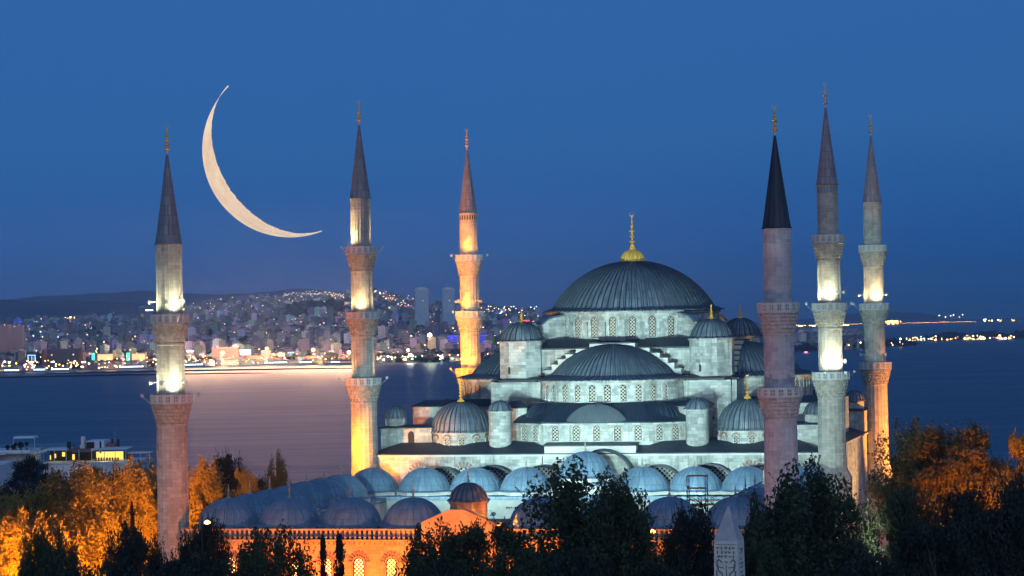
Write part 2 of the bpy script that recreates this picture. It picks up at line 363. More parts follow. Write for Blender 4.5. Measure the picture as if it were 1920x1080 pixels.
# windows, facing -y, base at z=0
def arch_pts(w,h,n=9,point=.12):
    r=w/2; zs=h-r*(1+point); return [(-r,0),(r,0)]+[(r*math.cos(t),zs+r*(1+point)*math.sin(t)) for t in [PI*i/(n-1) for i in range(n)]]
def window_mesh(w,h,lat='lattice',fr='stone',vous=False,fw=.14):
    b=MB(); P=arch_pts(w,h); b.slab(P,-.02,.05,3); b.slab([(x*.80,z*.93+.08) for x,z in P],-.05,-.021,0)  # dark slab rimming the lattice stands in for shade of a deep reveal
    O=arch_pts(w+2*fw,h+fw)
    n=len(P)
    for i in range(1,n):
        j=(i+1)%n
        q=[P[i],O[i],O[j],P[j]]
        b.slab(q,-.13,.05,1)
    b.box(-w/2-fw,w/2+fw,-.2,.05,-.12,-.001,1)
    if vous:
        r=w/2+fw; zs=h-w/2
        for k in range(9):
            t=PI*(k+.5)/9; a,c=t-.085,t+.085
            q=[(r*1.02*math.cos(a),zs+r*1.02*math.sin(a)),(r*1.62*math.cos(a),zs+r*1.62*math.sin(a)),(r*1.62*math.cos(c),zs+r*1.62*math.sin(c)),(r*1.02*math.cos(c),zs+r*1.02*math.sin(c))]
            b.slab(q,-.10,.05,2)
    return b.mesh('window',[lat,fr,'redstone','dark'])
WM={'drum':window_mesh(1.05,3.0),'semi':window_mesh(.95,2.35),'ex':window_mesh(1.0,2.05),'corner':window_mesh(.8,1.6,'lattice','stone',True),'fan':window_mesh(1.9,2.2,'lattice_big','stone',True),
    'lit':window_mesh(1.35,3.2,'lattice_lit','sod_wall',True),'block':window_mesh(1.1,2.6,'dark','stone')}

# ================================================================== PRAYER HALL
CV=31.5
mosque=empty('mosque',(0,CV,0),0,'huge pale stone mosque with one great ribbed lead dome above cascading half domes','mosque')
def rot4(k):
    a=k*PI/2; c,s=math.cos(a),math.sin(a)
    return lambda p: Vector((c*p.x-s*p.y, s*p.x+c*p.y, p.z))
I4=rot4(0)
# all hall geometry is written relative to the hall centre, front = -y
b=MB(); HX0,HX1,HY=-32.3,31.6,31.5
b.box(HX0,HX1,-HY,HY,0,19.75)
wall=b.build('hall_wall','stone',mosque)
b=MB(); b.box(HX0-.25,HX1+.25,-HY-.25,HY+.25,19.75,20.0); b.box(-6.9,6.0,-HY-.3,-HY+1.2,20.0,21.1)
b.build('cornice','marble',wall)
def eave(b,x0,x1,y0,y1,z,h,inset,over=.35,th=.14):
    P=[(x0-over,y0-over),(x1+over,y0-over),(x1+over,y1+over),(x0-over,y1+over)]
    Q=[(x0+inset,y0+inset),(x1-inset,y0+inset),(x1-inset,y1-inset),(x0+inset,y1-inset)]
    b.prism(P,z,z+th); b.prism(P,z+th+.003,z+h,0,Q)
b=MB(); eave(b,HX0,HX1,-HY,HY,20.003,1.55,3.6)
b.box(-7.1,6.2,-HY-.5,-HY+1.3,21.1,21.25)
b.add([(-7.1,-HY-.5,21.26),(6.2,-HY-.5,21.26),(6.2,-HY+4,21.75),(-7.1,-HY+4,21.75)],[(0,1,2,3)])
b.build('roof','lead_dark',mosque)
# dark water stains buttress strips on the facade
for u in (-20.2,-7.6,6.9,18.4): b=MB(); b.box(u-.35,u+.35,-HY-.28,-HY+.1,15.2,19.74); b.build('pilaster','stone',wall)
for u in (-25,-18.6,21.9): inst('window',WM['fan'],wall,(u,-HY-.02,16.05))
def octo(r,n=8,rot=PI/8): return [(r*math.cos(rot+2*PI*i/n),r*math.sin(rot+2*PI*i/n)) for i in range(n)]
# upper square platform under the drum
b=MB(); b.box(-14.6,14.6,-14.6,14.6,21,34.3); upper=b.build('crossing_wall','stone',mosque)
b=MB(); eave(b,-14.6,14.6,-14.6,14.6,34.303,1.5,2.6,.5,.2); b.build('crossing_roof','lead_dark',mosque)
for k in range(4):
    T=rot4(k)
    # half drum with its windows
    b=MB(); n=11; vc=-15.8; RR=10.7
    a0,a1=PI*1.0,PI*2.0
    prof=[(RR,21.5),(RR,29.65),(RR+.18,29.66),(RR+.18,29.95),(.1,29.96)]
    b.lathe(prof,14,a0,a1,0,vc); b.xf(T); hd=b.build('half_drum','stone',mosque)
    for i in range(10):
        a=PI*1.5+(i-4.5)*.205; p=T(Vector((RR*math.cos(a)*.993,vc+RR*math.sin(a)*.993,27.05)))
        inst('window',WM['semi'],hd,p,a+PI/2+k*PI/2)
    b=MB(); angs=[(a,d) for a,d in ribangs(38,.22,.18,9,a0+.03,a1+.03)]
    pr=[(11.6,29.97),(11.6,30.08),(9.2,30.6)]+capprof(9.0,4.35,12,0,30.62)
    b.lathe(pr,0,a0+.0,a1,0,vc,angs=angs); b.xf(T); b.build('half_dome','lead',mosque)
    b=MB(); b.prism([(-16.5,-14.9),(-16.5,-18.2),(-11.0,-18.2),(-10.6,-15.8),(10.6,-15.8),(11.0,-18.2),(16.5,-18.2),(16.5,-14.9)],29.75,29.97)
    b.prism([(-16.5,-14.9),(-16.5,-18.2),(-11.0,-18.2),(-10.6,-15.8),(10.6,-15.8),(11.0,-18.2),(16.5,-18.2),(16.5,-14.9)],29.973,30.6,0,[(-14,-14.7),(-14,-15.6),(-10,-15.6),(-9,-15),(9,-15),(10,-15.6),(14,-15.6),(14,-14.7)])
    b.xf(T); b.build('shoulder_roof','lead_dark',mosque)
    # stepped arch over the half dome
    b=MB(); c_=MB()
    st=[(10.9,29.8),(9.95,30.75),(9.0,31.55),(8.05,32.3),(6.9,33.0),(5.4,33.75),(3.3,34.45)]
    for i,(x,z) in enumerate(st):
        xn=st[i+1][0] if i+1<len(st) else 0
        for sg in (-1,1):
            X0,X1=sorted((sg*x,sg*(xn-.0)))
            b.box(X0,X1,-16.9,-14.5,28.6,z+.62)
            X0,X1=sorted((sg*(x+.12),sg*(xn+.0)))
            c_.box(X0,X1,-17.05,-14.4,z+.623,z+.80)
    b.xf(T); b.build('stepped_arch','marble',mosque); c_.xf(T); c_.build('step_capping','lead_dark',mosque)
    # exedra level: angled wall with shallow domes
    b=MB(); P=[(-15.5,-14),(-12.2,-25.5),(-7.6,-29.2),(7.4,-29.2),(11.9,-25.5),(15.5,-14)]
    b.prism(P[::-1] if False else P,20.8,23.95); b.prism([(x*1.012,y*1.006-.0) for x,y in P],23.953,24.15); b.xf(T); ex=b.build('exedra_wall','stone',mosque)
    for x in (-5.9,-2.9,.05,3.0,5.9):
        inst('window',WM['ex'],ex,T(Vector((x,-29.22,21.75))),k*PI/2)
    for sg in (-1,1):
        for t in (.28,.72):
            x=sg*(7.6+4.6*t) if sg<0 else 7.4+4.5*t; y=-29.2+3.7*t; a=math.atan2(3.7,4.6)*sg
            inst('window',WM['ex'],ex,T(Vector((x,y-.02,21.75))),k*PI/2+a)
    b=MB(); Q=[(-14.5,-14),(-10.9,-22.5),(-6,-26.3),(6,-26.3),(10.9,-22.5),(14.5,-14)]
    b.prism([(x*1.035,y*1.014) for x,y in P],24.155,24.32); b.prism([(x*1.035,y*1.014) for x,y in P],24.323,26.9,0,Q); b.xf(T); b.build('exedra_roof','lead_dark',mosque)
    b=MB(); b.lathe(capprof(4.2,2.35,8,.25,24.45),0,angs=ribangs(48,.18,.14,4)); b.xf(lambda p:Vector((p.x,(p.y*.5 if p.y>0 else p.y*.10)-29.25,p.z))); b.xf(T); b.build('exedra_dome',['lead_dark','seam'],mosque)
    for x in (-8.4,8.4):
        b=MB(); b.lathe(capprof(3.1,2.4,6,.2,24.45),0,PI,2*PI+.01,x,-24.3,angs=ribangs(16,.16,.12,3,PI*.8,2*PI+.5))
        b.xf(T); b.build('exedra_side_dome','lead_dark',mosque)
    # buttress blocks beside the exedra
    for sg in (-1,1):
        b=MB(); x0,x1=sorted((sg*10.3,sg*17.3)); b.box(x0,x1,-18.0,-10.3,21,29.7)
        x0,x1=sorted((sg*10.9,sg*14.6)); b.box(x0,x1,-25.0,-18,21,26.2)
        b.xf(T); b.build('buttress_block','stone',mosque)
        b=MB(); eave(b,x0,x1,-25.0,-17.9,26.203,1.0,1.2,.35,.12); b.xf(T); b.build('buttress_roof','lead_dark',mosque)
# left/right flank blocks with lead hipped roofs
for sx in (-1,1):
    for y in (-13.5,13.5):
        b=MB(); x0,x1=sorted((sx*22.6,sx*30.2)); b.box(x0,x1,y-2.4,y+2.4,20.3,26.2); fb=b.build('flank_block','stone',mosque)
        b=MB(); eave(b,x0,x1,y-2.4,y+2.4,26.203,.95,1.5,.3,.12); b.build('flank_block_roof','lead_dark',mosque)
    for sy in (-1,1):
        b=MB(); x0,x1=sorted((sx*24.3,sx*31.8)); y0,y1=sorted((sy*27.4,sy*23.2)); b.box(x0,x1,y0,y1,20.3,23.6); b.build('stair_block','stone',mosque)
        b=MB(); eave(b,x0,x1,y0,y1,23.603,.45,1.5,.3,.12); b.build('stair_block_roof','lead_dark',mosque)
        b=MB(); q=octo(1.55); b.prism([(sx*30.1+x,sy*25.3+yy) for x,yy in q],23.8,25.1); st_=b.build('stair_turret','stone',mosque)
        b=MB(); b.lathe(capprof(1.55,1.45,7,.2,25.25),0,cx=sx*30.1,cy=sy*25.3,angs=ribangs(16,.1,.08,1.5)); b.build('cap_dome','lead',st_)
# doorway on the stair block
b=MB(); b.slab([(x-27.3+26.9-26.9,z) for x,z in [(p[0],p[1]+21.0) for p in arch_pts(.9,2.2)]],-27.45,-27.3); b.build('doorway','dark',mosque)
# great drum and dome
b=MB(); b.lathe([(12.75,34.4),(12.75,39.35),(13.05,39.37),(13.05,39.7),(.1,39.71)],56); drum=b.build('drum','stone',mosque)
for i in range(28):
    a=2*PI*(i+.5)/28-PI/2+.06; inst('window',WM['drum'],drum,(12.76*math.cos(a),12.76*math.sin(a),35.95),a+PI/2)
for i in range(28):
    a=2*PI*i/28-PI/2+.06; b=MB(); b.box(12.6,13.05,-.33,.33,34.4,38.2,0,a,(0,0)); b.build('pilaster','stone',drum)
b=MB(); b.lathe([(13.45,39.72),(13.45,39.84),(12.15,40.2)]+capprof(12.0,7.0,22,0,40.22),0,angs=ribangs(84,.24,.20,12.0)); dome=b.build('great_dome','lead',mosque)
f=finial_mb(7.6,.50,(1.85,2.6)).build('finial','gold',dome,loc=(0,0,47.05))
# corner buttresses from drum to weight towers
for k in range(4):
    a=-PI/4+k*PI/2
    b=MB(); b.slab([(12.6,34.6),(16.6,34.6),(16.6,38.0),(15.6,38.75),(12.6,39.3)],-.85,.85)
    c,s=math.cos(a),math.sin(a); fn=lambda p:Vector((c*p.x-s*p.y,s*p.x+c*p.y,p.z)); b.xf(fn); b.build('flying_buttress','stone',mosque)
    b=MB(); b.slab([(12.6,39.303),(15.6,38.753),(16.7,38.0),(16.8,38.15),(15.7,38.98),(12.6,39.55)],-1.05,1.05); b.xf(fn); b.build('buttress_capping','lead',mosque)
    tx,ty=14.0*(1 if c>0 else -1),14.0*(1 if s>0 else -1)
    b=MB(); b.prism([(tx+x,ty+y) for x,y in octo(3.3)],29.6,35.35); b.prism([(tx+x,ty+y) for x,y in octo(3.45)],35.353,35.6); tw=b.build('weight_tower','stone',mosque)
    b=MB(); b.box(tx-1.4,tx-1.1,ty-3.12,ty-2.9,30.9,31.9); b.build('slit_window','dark',tw)
    b=MB(); b.lathe([(3.5,35.603),(3.5,35.7),(2.9,35.85)]+capprof(2.95,2.5,10,0,35.85),0,cx=tx,cy=ty,angs=ribangs(22,.20,.17,3)); td=b.build('tower_dome','lead',mosque)
    finial_mb(2.2,.30,(.5,.5)).build('finial','gold',td,loc=(tx,ty,38.25))
# corner domes
for sx in (-1,1):
    for sy in (-1,1):
        cx,cy=sx*20.6,sy*24.8
        b=MB(); b.lathe([(4.15,20.6),(4.15,22.75),(4.3,22.76),(4.3,22.95),(.1,22.96)],16,cx=cx,cy=cy); cd=b.build('corner_drum','stone',mosque)
        for i in range(12):
            a=2*PI*(i+.5)/12+PI/12*0; inst('window',WM['corner'],cd,(cx+4.12*math.cos(a),cy+4.12*math.sin(a),21.1),a+PI/2,(.85,1,.8))
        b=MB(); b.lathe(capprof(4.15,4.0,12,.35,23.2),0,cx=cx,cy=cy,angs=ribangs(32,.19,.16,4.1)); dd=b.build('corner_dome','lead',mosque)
        finial_mb(3.7,.30,(.55,.7)).build('finial','gold',dd,loc=(cx,cy,27.1))
# round stair turrets before the exedra
for sx in (-1,1):
    x,y=sx*14.05,-28.2
    b=MB(); b.lathe([(1.66,20.3),(1.6,20.7),(1.6,25.75),(1.75,25.8),(1.75,25.95),(.1,25.96)],20,cx=x,cy=y); tu=b.build('round_turret','stone',mosque)
    b=MB(); b.lathe([(1.85,25.97),(1.85,26.1)]+capprof(1.6,1.25,6,0,26.15),0,cx=x,cy=y,angs=ribangs(12,.12,.10,1.6)); b.build('cap_dome','lead',tu)

# ================================================================== COURTYARD
cy0=empty('courtyard_arcade',(0,-35,0),0,'domed stone arcade around the open courtyard in front of the mosque','arcade')
OY=-35
def arcade_wall(b,x0,x1,n,z0,ztop,zspring,r,y0,y1):
    """wall in XZ with n pointed arch openings"""
    pitch=(x1-x0)/n
    for i in range(n):
        xl=x0+i*pitch; xc=xl+pitch/2; K=12
        b.box(xl,xc-r,y0,y1,z0,ztop); b.box(xc+r,xl+pitch,y0,y1,z0,ztop)
        pts=[(xc-r*math.cos(PI*j/K),zspring+r*1.12*math.sin(PI*j/K)) for j in range(K+1)]
        for j in range(K):
            (xa,za),(xb,zb)=pts[j],pts[j+1]
            b.slab([(xa,za),(xb,zb),(xb,ztop),(xa,ztop)],y0,y1)
b=MB()
arcade_wall(b,-26.3,26.3,7,0,14.55,9.3,2.75,-12.6-OY,-11.9-OY)      # portico front
b.build('court_facade','court_facade',cy0); b=MB()
arcade_wall(b,-26.3,26.3,7,0,14.35,9.0,2.75,-62.6-OY,-61.9-OY)
b.build('court_facade','court_facade',cy0)
for sg in (-1,1):
    b=MB(); arcade_wall(b,-61.9,-12.6,7,0,14.35,9.0,2.6,-.35,.35)
    b.xf(lambda p:Vector((sg*26.6-p.y,p.x-OY,p.z))); b.build('court_facade','court_facade',cy0)
b=MB()
for i in range(8):
    x=-26.3+i*52.6/7
    b.lathe([(.42,12.35),(.42,12.42)],14); b.v=b.v
for i in range(1,7):
    x=-26.3+i*52.6/7; b.bar((x,-12.65-OY,12.7),(x,-12.58-OY,12.7),.3,14)
b.build('roundel','lead_dark',cy0)
# outer walls
b=MB()
b.box(-34.3,-33.2,-70-OY,-.6-OY,0,14.0); b.box(33.2,34.3,-70-OY,-.6-OY,0,14.0); b.box(-33.2,33.2,-70-OY,-69.0-OY,0,14.0)
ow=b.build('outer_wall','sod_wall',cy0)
b=MB(); b.box(-34.5,34.5,-70.2-OY,-69-OY,14.003,14.2); b.box(-34.3,34.3,-70.1-OY,-69.6-OY,15.25,15.42)
x=-34.2
while x<34.2:
    if not -5.2<x<3.2: b.box(x,x+.26,-70.05-OY,-69.7-OY,14.203,15.248)
    x+=.575
b.build('balustrade','sod_wall',cy0)
b=MB()
x=-34.2
TP=[(-34.2,13.99)]
while x<34.2: TP+=[(x,13.6),(x+.3,13.6),(x+.3,13.9),(x+.6,13.9)]; x+=.6
TP.append((x,13.99)); b.slab(TP,-70.22-OY,-70.01-OY)
b.build('dentil_cornice','sod_wall',cy0)
for i in range(17):
    x=-32.2+i*3.85
    if -6<x<4.2: continue
    inst('window',WM['lit'],ow,(x,-70.03-OY,9.0))
# roofs of the arcades
b=MB()
def roofstrip(x0,x1,y0,y1,z): b.box(x0,x1,y0,y1,z,z+.45)
roofstrip(-33.2,33.2,-69.0-OY,-61.5-OY,14.45); roofstrip(-33.2,-26.2,-61.5-OY,-12.9-OY,14.45); roofstrip(26.2,33.2,-61.5-OY,-12.9-OY,14.45); roofstrip(-32.2,31.5,-12.9-OY,-.3-OY,14.6)
b.build('arcade_roof','lead_blue',cy0)
def pdome(x,y,z,r=3.55,h=2.95,tilt=0):
    dr=MB(); dr.prism([(x+a,y+c) for a,c in octo(r*1.10)],z-.62,z-.02); dr.build('dome_base','marble',cy0)
    d=MB()
    sk=[(x+a,y+c) for a,c in octo(r*1.16)]; d.prism(sk,z-.018,z+.05)
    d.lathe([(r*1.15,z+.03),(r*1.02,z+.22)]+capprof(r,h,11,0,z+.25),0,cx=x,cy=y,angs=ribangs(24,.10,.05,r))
    # skirt towards the eaves
    q=r*1.32; d.prism([(x-q*.92,y-q*.92),(x+q*.92,y-q*.92),(x+q*.92,y+q*.92),(x-q*.92,y+q*.92)],z-.95,z-.45,0,[(x-r*.9,y-r*.9),(x+r*.9,y-r*.9),(x+r*.9,y+r*.9),(x-r*.9,y+r*.9)])
    o=d.build('dome','lead_blue',cy0)
    inst('finial',FIN,o,(x,y,z+h+.15))
FIN=finial_mb(1.75,.19,(.3,.35)).mesh('finial',['steel' if False else 'carved'])
for i in range(9):
    if i==4: continue
    pdome(-29.9+i*7.45,-66-OY,15.5)
for i in range(6):
    y=-58.7+i*7.35
    pdome(-29.8,y-OY,15.5); pdome(29.8,y-OY,15.5)
for x in (-29.6,-22.1,-14.85,-7.75,8.3,15.5,22.6,29.6): pdome(x,-8-OY,15.5,3.55,2.95)
pdome(.5,-8-OY,17.35,3.7,3.2)
b=MB(); b.box(-3.6,4.6,-12.3-OY,-3.8-OY,15.0,16.5); b.build('portal_base','marble',cy0)
# lead hoods (arched gables) against the facade behind the portico domes
for x,zc,rr in [(-21.2,15.3,3.0),(-14.0,15.3,3.2),(-6.9,15.3,3.2),(9.3,15.3,3.2),(16.6,15.3,3.3),(23.6,15.3,3.1),(1.6,16.6,4.1)]:
    K=14; b=MB(); g=MB()
    for j in range(K):
        a,c=PI*j/K,PI*(j+1)/K
        b.slab([(x+rr*math.cos(a),zc+rr*.95*math.sin(a)),(x+(rr+.28)*math.cos(a),zc+(rr+.28)*.95*math.sin(a)),(x+(rr+.28)*math.cos(c),zc+(rr+.28)*.95*math.sin(c)),(x+rr*math.cos(c),zc+rr*.95*math.sin(c))],-2.2-OY,-.02-OY)
    g.slab([(x+rr*math.cos(PI*j/K),zc+rr*.95*math.sin(PI*j/K)) for j in range(K+1)],-.5-OY,-.05-OY)
    b.build('lead_hood','lead_dark',cy0)
    if rr<4: g.build('lunette_lattice','lattice_big',cy0)
# monumental gate
gx=-1.0
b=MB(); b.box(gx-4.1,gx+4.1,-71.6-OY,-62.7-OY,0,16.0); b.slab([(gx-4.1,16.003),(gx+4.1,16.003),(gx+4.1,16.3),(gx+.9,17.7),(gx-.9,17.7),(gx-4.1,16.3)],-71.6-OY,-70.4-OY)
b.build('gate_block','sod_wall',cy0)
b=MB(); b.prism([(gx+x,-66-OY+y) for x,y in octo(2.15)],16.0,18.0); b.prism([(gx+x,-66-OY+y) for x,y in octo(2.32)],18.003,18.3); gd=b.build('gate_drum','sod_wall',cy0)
b=MB(); b.lathe([(2.4,18.303),(2.4,18.42),(2.1,18.6)]+capprof(2.1,1.75,10,0,18.6),0,cx=gx,cy=-66-OY,angs=ribangs(18,.12,.09,2.1)); g2=b.build('gate_dome','lead',cy0)
inst('finial',FIN,g2,(gx,-66-OY,20.25))
# court floor and fountain
b=MB(); b.box(-26.2,26.2,-61.8-OY,-12.7-OY,.05,.25); b.build('court_paving','marble',cy0)
ft=empty('ablution_fountain',(-4,-40,.25),0,'small gold topped fountain pavilion standing inside the courtyard','fountain')
b=MB(); b.prism(octo(3.3,6,0),0,.6); b.build('plinth','marble',ft)
b=MB()
for x,y in octo(2.8,6,0): b.bar((x,y,.6),(x,y,5.2),.22,10)
b.build('columns','marble',ft)
b=MB(); b.prism(octo(3.3,6,0),5.2,6.6); b.build('entablature','marble',ft)
b=MB(); b.lathe([(3.7,6.6),(3.2,7.2),(2.2,8.4),(1.3,9.6),(.5,10.6),(.05,11.3)],12); b.build('pyramid_roof','lead',ft)
b=MB(); b.lathe([(.05,11.2),(.25,11.5),(.1,11.8),(.03,12.4)],8); b.build('finial','gold',ft)
# ================================================================== MINARETS
def balcony(root,z,r0,rr,rs,mat,cmat,hrail=1.15,hc=2.1):
    """z = top of rail; r0 shaft radius below, rr rail radius"""
    rr-=.13
    b=MB(); zb=z-hrail; tiers=5
    b.lathe([(r0,zb-hc-.35),(r0+.10,zb-hc-.3),(r0+.10,zb-hc-.1),(r0+.02,zb-hc)],20)
    for i in range(tiers):
        ra=r0+.05+(rr-r0-.12)*(i/tiers)**.8; rb=r0+.05+(rr-r0-.12)*((i+1)/tiers)**.8; za=zb-hc+hc*i/tiers; zc=zb-hc+hc*(i+1)/tiers
        b.lathe([(ra,za),(ra,zc-.05),(rb*.985,zc),(rb*.985,zc+.01)],24)
        n=20 if i<2 else 30
        for k in range(n):
            a=2*PI*(k+(i%2)*.5)/n; w=.44*2*PI*ra/n*.66
            b.box(ra*.98,rb-.01,-w,w,za+.06,zc-.06,0,a,(0,0))
    b.lathe([(rr-.05,zb-.02),(rr+.10,zb),(rr+.10,zb+.14),(rr-.3,zb+.14)],16)
    ba=b.build('balcony',cmat,root)
    b=MB(); n=16; t=.09
    for k in range(n):
        a0,a1=2*PI*k/n,2*PI*(k+1)/n; p0=Vector((rr*math.cos(a0),rr*math.sin(a0),0)); p1=Vector((rr*math.cos(a1),rr*math.sin(a1),0))
        b.box(rr-.11,rr+.07,-.11,.11,zb+.143,z+.06,0,a0,(0,0))
        d=(p1-p0); Ln=d.length; am=math.atan2(d.y,d.x)
        def pan(x0,x1,z0,z1):
            vs=[]
            q=MB(); q.box(x0,x1,-t/2,t/2,z0,z1)
            c,s=math.cos(am),math.sin(am)
            q.xf(lambda v:Vector((p0.x+c*v.x-s*v.y,p0.y+s*v.x+c*v.y,v.z))); b.add(q.v,q.f)
        za,zt=zb+.143,z-.02
        pan(.1,Ln-.1,za,za+.2); pan(.1,Ln-.1,zt-.16,zt)
        pan(.1,.24,za+.2,zt-.16); pan(Ln-.24,Ln-.1,za+.2,zt-.16); pan(Ln/2-.05,Ln/2+.05,za+.2,zt-.16)
        zm=(za+.2+zt-.16)/2; pan(.24,Ln/2-.05,zm-.05,zm+.05); pan(Ln/2+.05,Ln-.24,zm-.05,zm+.05)
    b.lathe([(rr-.12,z-.02),(rr+.06,z-.02),(rr+.06,z+.02),(rr-.12,z+.02)],16)
    b.build('railing','marble',ba)
def minaret(label,pos,zc,rc,rt,hc,hf,levels,rbase,mat='minaret',cmat='carved',cone='lead_cone',band=None,base=None,horns=(),lamps=()):
    root=empty('minaret',pos,0,label,'minaret','minarets around the mosque')
    # levels: [(z_top_of_rail, r_rail, r_above)] from top down; r below the last = rbase
    b=MB(); zs=[(rt,zc-.02)]
    ztop=zc; 
    radii=[l[2] for l in levels]+[rbase]; tops=[zc]+[l[0]-1.0 for l in levels]; bots=[l[0]-1.0 for l in levels]+[base[1] if base else 0]
    for i,(rr_,zt_,zb_) in enumerate(zip(radii,tops,bots)):
        n=20; A=[]
        for k in range(n):
            a=2*PI*k/n; w=.035/rr_
            A+=[(a-w,.03),(a+w,.03),(a+w*1.6,0),(a+2*PI/n-w*1.6,0)]
        r1=rr_ if i<len(radii)-1 else rr_*1.07
        b.lathe([(r1,zb_),(rr_,zt_)],0,angs=A)
    b.lathe([(rt,zc-.1),(rt+.09,zc-.06),(rt+.09,zc),(.1,zc+.005)],20)
    b.lathe([(rt,zc-1.75),(rt+.08,zc-1.7),(rt+.08,zc-1.55),(rt,zc-1.5)],20)
    if base: b.prism(octo(base[0],8),0,base[1]-1.3); b.prism(octo(base[0],8),base[1]-1.297,base[1],0,octo(rbase*1.12,8))
    b.build('shaft',mat,root)
    for z,rr,ra in levels:
        i=[l[0] for l in levels].index(z); r0=radii[i+1]; balcony(root,z,r0,rr,ra,mat,cmat)
    if band:
        b=MB()
        for k in range(20):
            a=2*PI*(k+.5)/20; b.box(rt-.02,rt+.035,-.11,.11,zc-1.05,zc-.35,0,a,(0,0))
        b.build('tile_band',band,root)
    b=MB(); b.lathe([(rc+.12,zc+.006),(rc+.12,zc+.10),(rc,zc+.14),(rc*.86,zc+hc*.15),(rc*.5,zc+hc*.52),(.11,zc+hc)],0,angs=ribangs(16,.05,.035,rc)); cn=b.build('conical_roof',cone,root)
    b=MB(); b.lathe([(.12,0),(.12,hf*.14)],8); b.build('finial_stem','marble',cn,loc=(0,0,zc+hc-.05))
    finial_mb(hf*.92,.36).build('finial','gold',cn,loc=(0,0,zc+hc+hf*.08),)
    for z,a in horns:
        for j,aa in enumerate(a):
            q=MB(); d=Vector((math.cos(aa),math.sin(aa),0)); r=rt+.25
            q.bar(d*r+Vector((0,0,z)),d*(r+.35)+Vector((0,0,z)),.07,6); q.bar(d*(r+.35)+Vector((0,0,z)),d*(r+.85)+Vector((0,0,z)),.08,10,0,.30)
            q.build('loudspeaker','horn',root)
    for z,aa,pw,cl,rr,rs in lamps:
        r=(rr+.85)
        q=MB(); d=Vector((math.cos(aa),math.sin(aa),0)); q.bar(d*rr+Vector((0,0,z-.9)),d*(rr+.85)+Vector((0,0,z-.15)),.03,6); q.build('floodlight_arm','horn',root)
        q=MB(); d=Vector((math.cos(aa),math.sin(aa),0)); p=d*r+Vector((0,0,z+.15)); q.box(p.x-.14,p.x+.14,p.y-.14,p.y+.14,p.z-.35,p.z); q.build('floodlight','horn',root)
        top=d*(rs*.3)+Vector((0,0,z+3.6))
        spot('balcony_floodlight',Vector(pos)+p+Vector((0,0,.06)),Vector(pos)+top,pw*2.9,cl,100,.9,.10)
VW=-PI/2-.19      # direction towards the camera, seen from the mosque
LW=(1.0,.74,.36); LO=(1.0,.36,.03); LG=(.98,1.0,.66)
W2=35.56; V1=-68.19
def lampring(levels,offs,pw,cl):
    out=[]
    for (z,rr,ra),of in zip(levels,offs):
        for o in of:
            f=1
            if isinstance(o,tuple): o,f=o
            out.append((z,VW+o,pw*f,cl,rr,ra))
    return out
lv=[(40.18,2.32,1.50),(30.85,2.52,1.62)]
minaret('tall two balcony minaret rising from the orange trees, leftmost of all',(-W2-.38,V1,0),48.38,1.52,1.42,10.5,3.5,lv,1.72,band='redstone',base=(2.3,6),
  horns=[(41.7,(VW-1.35,VW+.35,VW+1.2)),(32.3,(VW-1.2,VW+.1,VW+1.3))],lamps=lampring(lv,[(-.9,.9,2.4),(-.9,(.7,1.3),2.4)],620,LG))
lv=[(40.18,2.40,1.52),(30.85,2.56,1.66)]
minaret('pale two balcony minaret with near black cone, before the right side of the mosque',(W2-.38,V1,0),48.38,1.56,1.50,10.3,3.4,lv,1.80,'minaret_pale','carved_pale','lead_cone_dark',base=(2.4,6),
  horns=[(32.3,(VW-.2,VW+.9))])
lv=[(49.46,2.33,1.40),(40.22,2.45,1.52),(30.92,2.62,1.60)]
minaret('three balcony minaret left of the mosque facade, orange on its left edge',(-33,0,0),56.3,1.44,1.36,10.5,3.5,lv,1.76,base=(2.5,15.5),
  horns=[(41.6,(VW-1.2,))],lamps=lampring(lv,[((-.55,1.6),2.3),(.35,(-.9,.6),2.3),((-1.1,.8),2.3)],620,LW))
minaret('golden orange floodlit three balcony minaret standing behind the left side of the mosque',(-33,61.45,0),56.3,1.44,1.36,10.5,3.5,lv,1.76,base=(2.5,18),band='dark',
  horns=[(41.9,(VW-1.4,VW-.4,VW+1.4)),(32.4,(VW-1.4,VW+.2))],lamps=lampring(lv,[(.35,-1.6,2.3),(.1,-1.7,2.3),(-.8,.5,2.3)],620,LO))
minaret('tallest looking three balcony minaret beside the black coned one, lit white at two balconies',(33,0,0),56.3,1.44,1.38,10.5,3.5,lv,1.78,base=(2.7,18),band='lead_blue',
  horns=[(41.7,(VW+.0,VW+.9,VW+1.4)),(32.4,(VW+.3,VW+1.2))],lamps=lampring(lv[1:],[(-.9,.35,2.3),(.1,(.9,1.4),2.3)],640,LG))
minaret('rightmost minaret, three balconies, orange on the lower right side against the dark sea',(33,61.45,0),56.3,1.44,1.38,10.5,3.5,lv,1.76,base=(2.5,15),
  horns=[(41.6,(VW-1.3,VW+.0,VW+1.4)),(32.2,(VW-1.1,VW+1.0))],lamps=lampring(lv[1:2],[((.6,1.5),-1.0)],640,LW))

